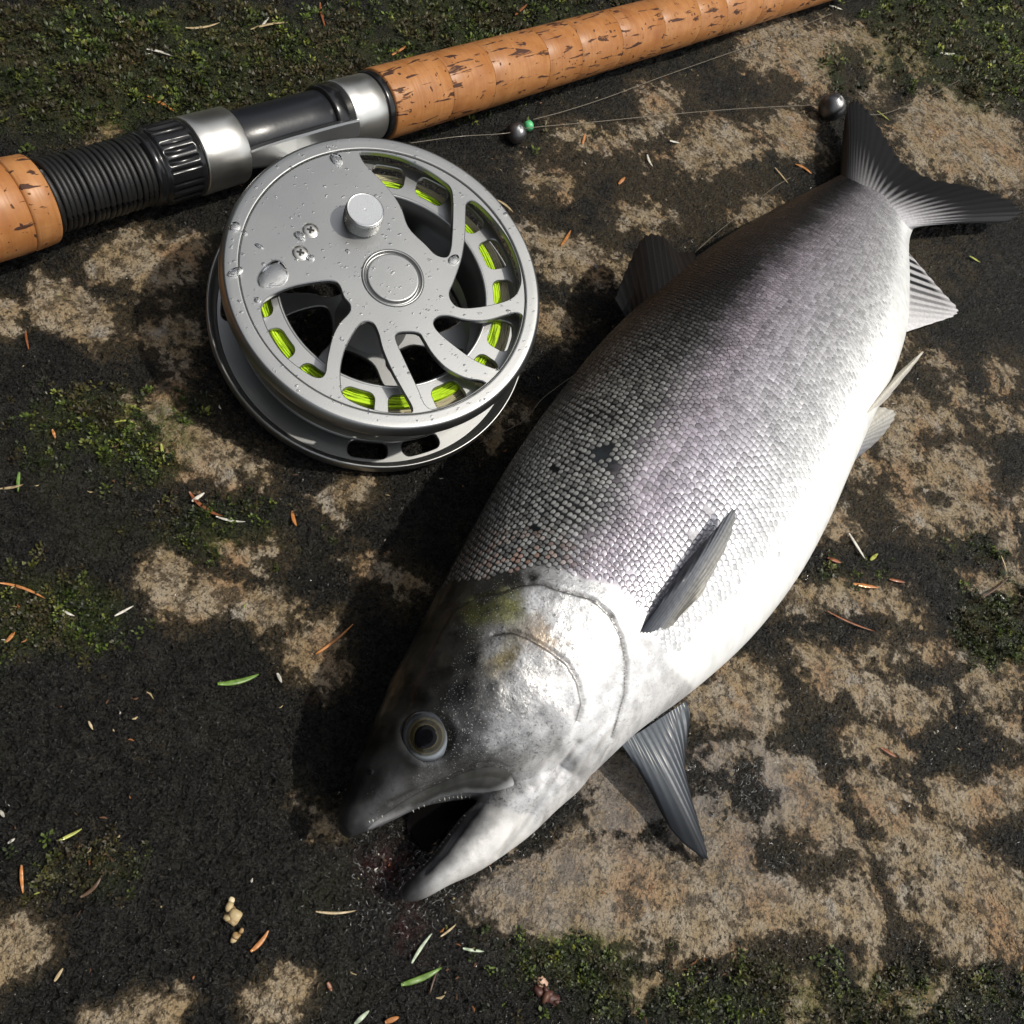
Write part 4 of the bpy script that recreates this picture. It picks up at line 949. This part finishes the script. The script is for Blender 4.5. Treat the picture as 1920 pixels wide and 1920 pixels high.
# fins
def fin_mat():
    m = N('fin_membrane'); c = m.attr('col', 'Color'); p = m.pos()
    m.set(Base_Color=m.mix(m.ramp(m.noise(p, 900, 3), .4, .7, 0, .25), c, (.02, .02, .022)), Roughness=.5, Coat_Weight=.06, Coat_Roughness=.15, Specular_IOR_Level=.15)
    return m.m
M_FIN = fin_mat()
def fin(name, base, margin, colf, nray=14, bulge=0.0, th=.0003, ray=.00012, jag=0.03, n=None, m=26):
    n = n or nray*6+1
    def res(L):
        L = np.array(L, float); return catmull(L, n)
    b, g = res(base), res(margin); u = np.linspace(0, 1, n); r_s = .5+.5*np.cos(u*nray*2*np.pi)
    g = b+(g-b)*(1-jag*(1-r_s)+rng.normal(0, jag*.15, n))[:, None]
    v = np.linspace(0, 1, m); S = b[:, None]*(1-v)[None, :, None]+g[:, None]*v[None, :, None]
    S[..., 2] += bulge*np.sin(np.pi*v)[None]
    du = np.gradient(S, axis=0); dv = np.gradient(S, axis=1); nn_ = np.cross(du, dv); nn_ /= np.linalg.norm(nn_, axis=2)[..., None]+1e-12
    if (nn_[..., 2].mean()) < 0: nn_ = -nn_
    off = th*(1-.75*v)[None]+ray*(r_s[:, None]**2)*(1-.6*v)[None]
    top = S+nn_*off[..., None]; bot = S-nn_*off[..., None]
    col = colf(np.repeat(u[:, None], m, 1), np.repeat(v[None], n, 0), r_s[:, None]*np.ones(m))
    Fg = grid_faces(n, m); K = n*m
    F = [tuple(f) for f in Fg]+[tuple(K+i for i in f[::-1]) for f in Fg]
    ed = [i*m+m-1 for i in range(n)]; F += [(ed[i], ed[i+1], K+ed[i+1], K+ed[i]) for i in range(n-1)]
    for s_ in (0, n-1):
        e_ = [s_*m+i for i in range(m)]; F += [(e_[i], e_[i+1], K+e_[i+1], K+e_[i]) for i in range(m-1)]
    C = np.concatenate([col.reshape(-1, 3), col.reshape(-1, 3)])
    o = mesh_obj(name, np.concatenate([top.reshape(-1, 3), bot.reshape(-1, 3)]), F, M_FIN, fish, True, dict(col=C))
    return o
def mixc(a, b, t): return np.array(a)*(1-t[..., None])+np.array(b)*t[..., None]
PZ = lambda L: [tuple(P(x, y, z)) for x, y, z in L]
def HB(L, sink=.0012):
    r = []
    for x, y in L:
        p, nr = hit(x, y); r.append(tuple(p-nr*sink))
    return r
fin('tail_fin', PZ([(1572,362,.0105),(1602,378,.0145),(1630,396,.0168),(1662,418,.0158),(1694,438,.0115)]),
    PZ([(1576,300,.006),(1583,235,.010),(1590,195,.012),(1607,187,.013),(1632,212,.013),(1664,262,.012),(1694,305,.011),(1750,335,.011),(1826,350,.011),(1886,371,.011),(1918,398,.010),(1880,417,.009),(1805,414,.008),(1748,409,.007)]),
    lambda u, v, r: mixc(mixc((.03, .03, .031), (.46, .45, .47), sstep(.1, .6, u)), (.010, .010, .011), np.clip(v*2.3-.35+.45*(1-r)*sstep(.1, .3, v), 0, 1))+np.array([.5, .5, .52])*(np.exp(-((1-u)/.03)**2)*np.clip(v*2, 0, 1)*.5)[..., None], 34, .001, jag=.035)
fin('anal_fin', PZ([(1688,460,.012),(1686,520,.012),(1682,580,.013),(1680,625,.014)]), PZ([(1702,472,.010),(1735,510,.007),(1768,548,.005),(1795,578,.0045),(1790,592,.005),(1750,606,.008),(1700,622,.012)]),
    lambda u, v, r: mixc((.60, .59, .60), (.008, .008, .010), np.clip((1-u)*1.9-.25, 0, 1)*sstep(.04, .25, v)*(.35+.65*sstep(.25, .75, 1-r))*(1-.5*sstep(.75, 1, v))), 13)
fin('pelvic_fin', HB([(1604,800),(1600,806),(1598,812)])+[], PZ([(1645,735,.024),(1732,658,.021),(1668,742,.018)]),
    lambda u, v, r: mixc((.62, .57, .46), (.66, .64, .60), u)*(1-.2*(1-r))[..., None]*np.ones(3), 9, .002)
fin('pelvic_fin', PZ([(1607,812,.016),(1600,830,.014),(1596,858,.012)]), PZ([(1643,760,.012),(1678,772,.008),(1668,800,.006),(1640,832,.005),(1603,862,.007)]),
    lambda u, v, r: mixc((.52, .50, .44), (.20, .21, .24), u)*(1-.25*(1-r))[..., None]*np.ones(3), 10, .001)
b0 = HB([(1194,1198),(1215,1202),(1236,1196),(1256,1180)], .001)
tipz = float(hit(1370, 985)[0][2])+.0055
fin('pectoral_fin', b0, PZ([(1276,1066,tipz-.006),(1335,1000,tipz-.001),(1378,952,tipz),(1368,1010,tipz-.002),(1320,1105,tipz-.006)]),
    lambda u, v, r: mixc(mixc((.035, .04, .055), (.16, .17, .19), np.clip(u*2.2, 0, 1)), (.45, .43, .38), np.clip(u*1.8-.8, 0, 1))*(1-.3*(1-r))[..., None], 11, .004, jag=.02)
fin('pectoral_fin', PZ([(1160,1392,.011),(1200,1372,.011),(1240,1345,.011),(1285,1315,.012)]), PZ([(1215,1475,.0045),(1262,1560,.003),(1322,1612,.0022),(1322,1585,.003),(1300,1510,.004),(1284,1445,.005),(1291,1360,.008)]),
    lambda u, v, r: mixc((.055, .068, .085), (.016, .019, .024), np.clip(v*1.2, 0, 1))+np.array([.20, .20, .21])*((r > .75)*(u > .35)*np.exp(-((v-.4)/.3)**2))[..., None]*.8, 13, .001, jag=.012)  # pale ray streaks painted in as wet reflections
fin('dorsal_fin', HB([(1165,600),(1215,560),(1265,525),(1310,492)], .001), PZ([(1152,560,.020),(1180,492,.020),(1210,442,.020),(1244,444,.020),(1268,470,.021),(1302,474,.024)]),
    lambda u, v, r: mixc((.010, .0105, .011), (.006, .006, .006), v)+np.array([.008, .008, .008])*(r > .8)[..., None], 15)
# eye
ep, en = hit(*EYE); vd = (CAM-ep)/np.linalg.norm(CAM-ep); en = en*.72+vd*.28; en /= np.linalg.norm(en)
ea = np.cross(en, [0, 0, 1.0]); ea /= np.linalg.norm(ea); eb = np.cross(en, ea); er = 38*mmpx(ep)
def cap(name, prof, mat, parent, c, n=48, attrs=None, sq=1.0, tearf=0.0):
    prof = np.array(prof); a = np.linspace(0, 2*np.pi, n, endpoint=False)
    sn = P(640, 1555, ep[2])-ep; a0 = math.atan2(sn@eb, sn@ea); tear = 1+(tearf*np.maximum(0, np.cos(a-a0))**6)[None, :, None]
    V = c+prof[:, 0][:, None, None]*tear*(np.cos(a)[None, :, None]*ea+sq*np.sin(a)[None, :, None]*eb)+prof[:, 1][:, None, None]*en
    F = [tuple(f) for f in grid_faces(len(prof), n, close_v=True)]
    return mesh_obj(name, V.reshape(-1, 3), F, mat, parent, True, attrs)
def eye_mat():
    m = N('fish_eye'); m.set(Base_Color=m.attr('col', 'Color'), Roughness=.18, Metallic=m.attr('metal'), Coat_Weight=.5, Coat_Roughness=.05); return m.m
M_EYE = eye_mat()
pr = [(er*1.30*math.cos(t), er*.42*math.sin(t)-er*.16) for t in np.linspace(0, math.pi/2-.02, 26)]
def ecol(pr):
    rr = np.array([p[0] for p in pr])/er; n = 48; a = np.linspace(0, 2*np.pi, n, endpoint=False)
    c = lerp3(rr, [(0, (.01, .01, .012)), (.56, (.01, .01, .012)), (.59, (.30, .24, .11)), (.63, (.045, .038, .02)), (.82, (.04, .036, .024)), (.87, (.22, .20, .12)), (.905, (.04, .037, .03)), (1.0, (.15, .17, .19)), (1.12, (.09, .10, .115)), (1.3, (.010, .010, .012))])
    C = np.repeat(c[:, None], n, 1); z = fbm(rr[:, None]*.01+0*a[None]+.3, np.cos(a)[None]*.006+np.sin(a)[None]*.004*rr[:, None], 900, 3, 31)
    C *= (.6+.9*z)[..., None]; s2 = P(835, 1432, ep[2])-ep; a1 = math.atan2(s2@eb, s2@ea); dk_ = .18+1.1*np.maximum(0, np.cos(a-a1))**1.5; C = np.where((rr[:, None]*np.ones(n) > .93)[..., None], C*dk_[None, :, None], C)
    return dict(col=C.reshape(-1, 3), metal=np.repeat(np.interp(rr, [.5, .56, .9, 1.0], [0, .7, .7, .0]), n))
eye = cap('eye', pr, M_EYE, fish, ep, attrs=ecol(pr))
cap('pupil', [(er*.56, er*.20), (er*.555, er*.235), (er*.53, er*.25), (er*.35, er*.262), (er*.15, er*.27), (.00001, er*.272)], plain('pupil_black', (.003, .003, .004), .12, 0, None, Specular_IOR_Level=.25), eye, ep+en*er*.0, tearf=.16)
# upper jaw bone, black sheet for the mouth's shade, teeth, nostril
def patch(name, poly, hgt, colf, parent, step=4, edge=11, mat=None, base=-.0004):
    p = np.asarray(catmull(poly, max(30, len(poly)*5), True)); x0, y0 = p.min(0); x1, y1 = p.max(0)
    gxx, gyy = np.meshgrid(np.arange(x0, x1, step), np.arange(y0, y1, step)); ii = sdf(gxx, gyy, p) > step*.6
    pts_ = [Vector(a) for a in p]+[Vector(a) for a in np.stack([gxx[ii], gyy[ii]], -1)]
    res = delaunay_2d_cdt(pts_, [(i, (i+1) % len(p)) for i in range(len(p))], [], 1, 1e-5)
    vv = np.array([tuple(v) for v in res[0]]); d = np.maximum(sdf(vv[:, 0], vv[:, 1], p), 0)
    W = []
    for (x, y), dd in zip(vv, d):
        l, n_ = hit(x, y); W.append(l+n_*(base+(hgt-base)*math.sin(min(1, dd/edge)*math.pi/2)))
    W = np.array(W); C, mt = colf(vv[:, 0], vv[:, 1], d)
    o = mesh_obj(name, W, [tuple(f) for f in res[2]], mat or M_SKIN, parent, True, dict(col=C, metal=mt))
    bm = bmesh.new(); bm.from_mesh(o.data); bmesh.ops.recalc_face_normals(bm, faces=bm.faces)
    if sum(f.normal.z for f in bm.faces) < 0: bmesh.ops.reverse_faces(bm, faces=bm.faces)
    bm.to_mesh(o.data); bm.free(); return o
def mx_col(x, y, d):
    n_ = fbm(x, y, .03, 3, 41)-.5; lowd = dpoly(x, y, [(652,1566),(700,1551),(750,1528),(797,1505),(850,1488),(905,1486),(964,1470)], False); t = np.clip(1-lowd/15+n_*1.0, 0, 1)*np.clip((x-640)/70, .25, 1)
    return mixc((.055, .055, .052), (.60, .60, .61), t)*(.75+.25*np.clip(d/6, 0, 1))[:, None], np.full(len(x), .25)
patch('jaw_bone', [(690,1554),(720,1541),(752,1527),(797,1505),(850,1488),(905,1486),(945,1480),(964,1470),(952,1448),(928,1438),(895,1441),(858,1453),(820,1470),(785,1486),(745,1510),(705,1538)], .0008, mx_col, fish, base=.0001)
M_MOUTH = plain('mouth_shade', (.003, .0025, .0025), .7, 0, (700, .3), Specular_IOR_Level=.08)
mz = PZ([(770,1515,.004),(795,1508,.005),(850,1490,.010),(905,1490,.012),(925,1500,.012)]); mb = PZ([(765,1560,.0005),(800,1590,.0015),(850,1545,.004),(905,1515,.006)])
mzz, mbb = catmull(mz, 24), catmull(mb, 24)
S = np.stack([mzz*(1-t)+mbb*t+np.array([0, 0, -.004*math.sin(math.pi*t)*.6]) for t in np.linspace(0, 1, 10)], 1)
mesh_obj('mouth_shade', S.reshape(-1, 3), grid_faces(24, 10), M_MOUTH, fish, True)  # near-black sheet between the jaws stands in for shade in the mouth
M_TOOTH = plain('tooth', (.7, .68, .62), .3)
def teeth(line, n, dirp, ln):
    L = catmull([(x, y, 0) for x, y in line], n)[:, :2]
    for x, y in L:
        p, nr = hit(x, y); h_ = ln*rng.uniform(.6, 1.2); d = P(x+dirp[0]*10, y+dirp[1]*10, p[2])-P(x, y, p[2]); d /= np.linalg.norm(d); s_ = np.cross(d, [0, 0, 1.0])
        r_ = h_*.28; b = p-d*.0002
        r_ *= .8; V = [b+s_*r_, b+np.array([0, 0, r_]), b-s_*r_, b-np.array([0, 0, r_]), b+d*h_]
        mesh_obj('tooth', np.array(V), [(0, 1, 4), (1, 2, 4), (2, 3, 4), (3, 0, 4)], M_TOOTH, fish, True)
teeth([(690,1558),(735,1540),(790,1512),(840,1496),(880,1494)], 22, (.35, 1), .0007)
teeth([(872,1530),(840,1570),(806,1611),(770,1647)], 18, (-.9, -.5), .0007)
nz = zh((225,1005),(245,995),(262,1010),(255,1035),(232,1035))
patch('nostril', nz, .0003, lambda x, y, d: (np.full((len(x), 3), .006), np.zeros(len(x))), fish, 3, 4)

# ------------------------------------------------------------------ sinkers, bead and leader
def ball(px, py, rpx, name, mat, lab, cat, grp=None):
    r = rpx*mmpx(P(px, py, .004)); c = gz(px, py); c = P(px, py, c[2]+r*.9)
    V = []; F = []; a, b = 24, 14
    for i in range(b+1):
        t = math.pi*i/b
        for j in range(a):
            f = 2*math.pi*j/a; k = 1+.03*math.sin(3*f+i*.7)
            V.append(c+r*k*np.array([math.sin(t)*math.cos(f), math.sin(t)*math.sin(f), math.cos(t)]))
    o = mesh_obj(name, np.array(V), [tuple(f) for f in grid_faces(b+1, a, close_v=True)], mat); return tag(o, lab, cat, grp), c
_, b1 = ball(968, 250, 20, 'lead_sinker', M_LEAD, 'round lead sinker on the line beside a green bead, below the cork grip', 'sinker', 'lead sinkers on the leader')
_, b2 = ball(1560, 201, 25, 'lead_sinker', M_LEAD, 'round lead sinker on the line beside the tip of the tail fin', 'sinker', 'lead sinkers on the leader')
_, b3 = ball(991, 236, 10, 'bead', plain('green_bead', (.10, .50, .20), .35), 'small green bead threaded on the line next to a lead sinker', 'bead')
M_MONO = plain('monofilament', (.20, .175, .135), .25, 0, None, Coat_Weight=.5)
def leader(L, lab, r=.00013):
    pts = []
    for x, y, dz in L:
        p = gz(x, y); pts.append(P(x, y, p[2]+dz))
    V, F = tube(catmull(pts, 60), r, 6); tag(mesh_obj('leader_line', V, F, M_MONO), lab, 'fishing line', 'pieces of thin fishing line on the rock')
leader([(770,268,.003),(860,256,.003),(948,250,.004),(990,240,.004),(1120,228,.002),(1260,214,.002),(1400,203,.0025),(1540,196,.004)], 'thin line running from the reel through both lead sinkers')
leader([(1000,224,.002),(1060,208,.002),(1140,182,.002),(1230,148,.002),(1320,116,.002),(1400,88,.002),(1470,62,.002),(1560,25,.002)], 'thin line slanting under the edge of the cork fore grip')
leader([(1285,490,.004),(1340,440,.003),(1400,392,.002),(1450,352,.002),(1482,333,.002)], 'short thin line rising from the dorsal fin along the back')
leader([(1590,190,.004),(1640,215,.002),(1720,190,.002),(1800,150,.002)], 'thin line trailing over the rock right of the tail fin')
leader([(1095,690,.002),(1020,745,.003),(980,790,.002),(900,830,.002)], 'faint thin line between the reel rim and the fish back')

# ------------------------------------------------------------------ fallen needles and bits
def leafmat(name, c): 
    m = N(name); p = m.pos(); m.set(Base_Color=m.mix(m.ramp(m.noise(p, 700, 3), .35, .7), c, tuple(x*.55 for x in c)), Roughness=.45, Coat_Weight=.2); return m.m
NC = {'orange': leafmat('orange_needle', (.50, .20, .055)), 'rust': leafmat('rusty_needle', (.26, .085, .03)), 'green': leafmat('green_needle', (.13, .24, .035)), 'lime': leafmat('yellow_green_needle', (.38, .40, .08)),
      'white': leafmat('bleached_needle', (.66, .63, .55)), 'pale': leafmat('pale_green_needle', (.42, .50, .36)), 'brown': leafmat('brown_needle', (.10, .055, .03)), 'straw': leafmat('straw_needle', (.44, .34, .19))}
def needle(x1, y1, x2, y2, wpx, colr, lab, bend=0.0, cat='needle', name='conifer_needle', lift=.0008):
    n = 9; t = np.linspace(0, 1, n); dx, dy = x2-x1, y2-y1; L = math.hypot(dx, dy)
    X = x1+dx*t-dy/L*bend*4*t*(1-t); Y = y1+dy*t+dx/L*bend*4*t*(1-t)
    g = np.array([gz(a, b) for a, b in zip(X, Y)]); z0 = np.linspace(g[0, 2], g[-1, 2], n); z = np.maximum(z0, g[:, 2]*.6+z0*.4)+lift
    C = np.array([P(a, b, c) for a, b, c in zip(X, Y, z)]); T_ = np.gradient(C, axis=0); T_ /= np.linalg.norm(T_, axis=1)[:, None]
    S_ = np.cross(T_, [0, 0, 1.0]); S_ /= np.linalg.norm(S_, axis=1)[:, None]; U_ = np.cross(S_, T_)
    wv = wpx*.5*mmpx(C[n//2])*(np.sin(np.pi*(t*.88+.08))**.6)*(1.05-.25*t); K = 8; a = np.linspace(0, 2*np.pi, K, endpoint=False)
    V = C[:, None]+wv[:, None, None]*(np.cos(a)[None, :, None]*S_[:, None]+.45*(np.sin(a)+.0)[None, :, None]*U_[:, None])
    V[:, 2] -= (wv*.25)[:, None]*U_                                   # midrib groove
    F = [tuple(f) for f in grid_faces(n, K, close_v=True)]+[tuple(range(K))[::-1], tuple((n-1)*K+i for i in range(K))]
    return tag(mesh_obj(name, V.reshape(-1, 3), F, NC[colr]), lab, cat, 'fallen needles on the rock')
NL = [
 (408,1282,485,1264,13,'green','glossy dark green needle on black algae left of the fish eye',5),
 (752,1846,828,1814,14,'green','broad bright green needle lying below the lower jaw',4),
 (772,1806,810,1750,8,'pale','slim pale green needle pointing up to the lower jaw',-2),
 (868,1778,908,1784,7,'pale','short pale green needle right of the slim one below the jaw',1),
 (826,1756,855,1733,5,'straw','small tan needle just under the tip of the lower jaw',1),
 (806,1864,826,1808,4,'brown','thin brown stalk crossing the end of the broad green needle',-2),
 (592,1709,668,1707,6,'straw','thin golden needle left of the lower jaw tip',4),
 (592,1226,662,1170,7,'orange','slender orange needle on the tan patch left of the fish head',3),
 (548,958,556,986,9,'orange','short orange needle on dark rock below the reel',2),
 (355,922,418,968,10,'rust','rusty curved twig end under a white fleck below the reel',8),
 (360,940,383,924,9,'white','white bleached fleck lying across a rusty twig',0),
 (405,968,460,978,6,'white','pale tail end of the rusty twig below the reel',3),
 (0,1093,84,1122,7,'orange','long curved orange needle at the left edge of the rock',-5),
 (215,1155,250,1136,6,'white','bleached needle sliver on dark moss at the left',0),
 (118,1144,140,1155,6,'white','small white sliver at the left, above the amber fleck',1),
 (12,1203,28,1182,9,'orange','stubby amber fleck on moss by the left edge',1),
 (110,1576,153,1554,8,'lime','yellow green needle alone on black algae lower left',1),
 (40,1622,43,1675,8,'orange','upright pinkish orange needle near the lower left edge',1),
 (150,1682,190,1642,9,'brown','dark brown curled needle in the lower left algae',6),
 (470,1784,503,1745,11,'orange','orange needle right of the crumbled tan bud',3),
 (102,1840,118,1815,8,'straw','short straw bit near the lower left tan patch',0),
 (36,885,34,922,8,'green','green needle standing across a straw one at the left edge',1),
 (0,916,44,908,7,'straw','straw needle crossed by a green one at the left edge',2),
 (302,832,310,866,7,'lime','yellow green needle on the tan patch left of the reel',1),
 (214,792,256,795,5,'lime','thin curved yellow green needle under a pale spot left of the reel',-5),
 (98,805,104,822,7,'orange','small orange bud scale on dark rock left of the reel',0),
 (48,620,54,655,5,'rust','thin rusty needle beside the left tan patches',1),
 (275,92,325,106,7,'white','bleached needle on the moss above the locking nut',-2),
 (277,180,326,208,10,'orange','thick orange needle on moss above the silver hood ring',-1),
 (348,52,412,42,6,'straw','straw needle on the moss at the top left',4),
 (470,55,540,42,6,'straw','pale brown stick on the moss left of a rusty stem',-3),
 (490,50,506,30,5,'white','short white twig crossing the pale brown stick',0),
 (222,42,250,34,6,'white','tiny white splinter on moss at the top left',0),
 (600,5,610,50,6,'rust','rusty stem hanging over moss at the top edge',2),
 (735,103,763,86,7,'orange','orange splinter just above the start of the cork fore grip',0),
 (966,28,988,8,6,'rust','rusty needle on bright moss above the cork grip',0),
 (1052,460,1070,432,7,'orange','slim orange needle on dark rock right of the reel',1),
 (1492,308,1522,326,9,'orange','orange bud scale on dark rock left of the tail',-2),
 (1160,345,1172,332,8,'orange','tiny orange flake between the sinkers and the dorsal fin',0),
 (1453,314,1478,344,5,'straw','straw splinter at the end of the short line near the tail',0),
 (1214,290,1224,312,7,'white','cream flake on a tan patch above the dorsal fin',2),
 (1256,264,1274,268,6,'white','small white fleck on the rock between the two sinkers',0),
 (932,375,962,398,7,'straw','pale straw needle touching the reel at its right',-2),
 (1092,270,1098,250,6,'orange','orange sliver under the line right of the green bead',0),
 (1645,208,1668,226,5,'lime','yellow green splinter right of the tail fin tip',0),
 (1818,480,1838,492,6,'lime','lime coloured flake right of the anal fin',0),
 (1592,1000,1622,1048,8,'white','long white needle on dark moss right of the belly',0),
 (1632,1050,1646,1038,9,'lime','short lime piece beside the long white needle',0),
 (1552,1046,1580,1056,10,'rust','rusty flake between belly and long white needle',0),
 (1600,1095,1648,1102,10,'orange','flat tan orange needle on the grey patch right of the belly',0),
 (1668,1086,1698,1092,8,'rust','red brown needle right of the flat tan orange one',0),
 (1552,1146,1642,1184,5,'rust','long thin rusty needle below the grey patch',3),
 (1876,1040,1888,1080,4,'straw','hair thin dry stem at the right edge',-2),
 (1840,1120,1892,1082,5,'brown','dark forked stem on the orange patch at the right edge',3),
 (1876,1116,1892,1134,5,'white','pale splinter below the dark stem at the right edge',0),
 (1652,1402,1682,1420,10,'rust','red brown needle on the round tan patch right of the lower fin',0),
 (1555,10,1580,18,6,'white','small white chip on moss at the top right',0),
 (1760,98,1790,100,7,'white','bleached chip on the moss at the upper right',2),
 (1800,1,1806,14,5,'white','tiny white speck at the top right corner moss',0),
 (520,1262,528,1280,8,'white','white fleck right of the glossy dark green needle',0),
 (166,1352,174,1368,6,'straw','cream speck on black algae at the left',0),
 (0,1520,8,1532,8,'white','white chip at the left edge on black algae',0),
 (15,1581,28,1572,7,'white','small white grain left of the yellow green needle',0),
 (665,1920,692,1895,11,'pale','pale green needle end at the bottom edge',0),
 (722,1917,748,1907,12,'orange','orange flake at the bottom edge below the jaw',0),
 (614,1842,622,1858,10,'rust','red crumb left of the bottom needles',0),
]
for x1, y1, x2, y2, wp, c, lab, bd in NL: needle(x1, y1, x2, y2, wp*.9, c, lab, bd)
def litter():
    V = []; F = []; C = []; k = 0
    cs = [(.30, .12, .04), (.42, .33, .18), (.62, .58, .5), (.12, .06, .03), (.10, .07, .04), (.20, .22, .05)]
    cen = [(rng.uniform(0, 1920), rng.uniform(0, 1920)) for _ in range(45)]
    while k < 420:
        if rng.random() < .6: cx, cy = cen[rng.integers(45)]; x, y = cx+rng.normal(0, 38), cy+rng.normal(0, 38)
        else: x, y = rng.uniform(0, 1920), rng.uniform(0, 1920)
        c = gz(x, y); L = rng.uniform(.0004, .0017)*(2 if rng.random() < .08 else 1); w_ = rng.uniform(.00012, .0003); a = rng.uniform(0, 2*math.pi); b = len(V)
        D = np.array([math.cos(a), math.sin(a), rng.normal(0, .25)]); S = np.array([-math.sin(a), math.cos(a), 0]); U = np.array([0, 0, 1.0]); c = c+U*.0006
        for t_, q in ((-.5, .3), (0, 1), (.5, .25)):
            o_ = c+D*L*t_+S*(L*.12*(1-4*t_*t_))
            V += [o_+S*w_*q, o_+U*w_*q, o_-S*w_*q, o_-U*w_*q]
        for j in (0, 1):
            for i in range(4): F.append((b+4*j+i, b+4*j+(i+1) % 4, b+4*j+4+(i+1) % 4, b+4*j+4+i))
        C += [tuple(np.array(cs[rng.choice(6, p=[.2, .2, .14, .24, .14, .08])])*rng.uniform(.6, 1.2))]*12; k += 1
    m = N('litter_bits'); m.set(Base_Color=m.attr('col', 'Color'), Roughness=.5)
    o = mesh_obj('leaf_litter', np.array(V), F, m.m, None, False, dict(col=np.array(C))); o['kind'] = 'stuff'; o['label'] = 'tiny broken bits of needles and husks strewn over the rock'; o['category'] = 'litter'
litter()
def crumb(name, spots, lab, cat):
    bm = bmesh.new(); cols = []
    base = gz(spots[0][0], spots[0][1])
    for x, y, r_, c in spots:
        p = gz(x, y); r = r_*mmpx(p); g = bmesh.ops.create_icosphere(bm, subdivisions=2, radius=r)
        for v in g['verts']:
            k = 1+0.6*(vnoise(np.array([v.co.x*900+x]), np.array([v.co.y*900+v.co.z*700+y]))[0]-.5)*2
            v.co = Vector(np.array(v.co)*k*np.array([1, 1, .7])+np.array(P(x, y, p[2]+r*.5))); cols.append(c)
    me = bpy.data.meshes.new('t'); bm.to_mesh(me); bm.free()
    V = np.array([tuple(v.co) for v in me.vertices]); F = [tuple(p.vertices) for p in me.polygons]
    m = N(name); m.set(Base_Color=m.attr('col', 'Color'), Roughness=.5)
    tag(mesh_obj(name, V, F, m.m, None, True, dict(col=np.array(cols))), lab, cat)
tn = (.42, .32, .17); t2 = (.30, .19, .08); pk = (.45, .28, .20); rd = (.06, .02, .014)
crumb('dry_bud', [(433,1688,7,(.6, .5, .32)), (431,1700,7,tn), (432,1712,10,t2), (440,1718,11,tn), (428,1722,9,tn), (438,1728,10,t2), (444,1755,8,t2), (438,1760,6,tn), (452,1745,5,t2)], 'crumbled tan dry bud lying on black algae at lower left', 'bud')
crumb('red_bud', [(1018,1840,9,pk), (1012,1856,11,rd), (1026,1862,12,rd), (1036,1872,10,rd), (1022,1870,9,(.10, .04, .022)), (1044,1880,6,rd)], 'red brown bud with a pink tip on moss at the bottom', 'bud')
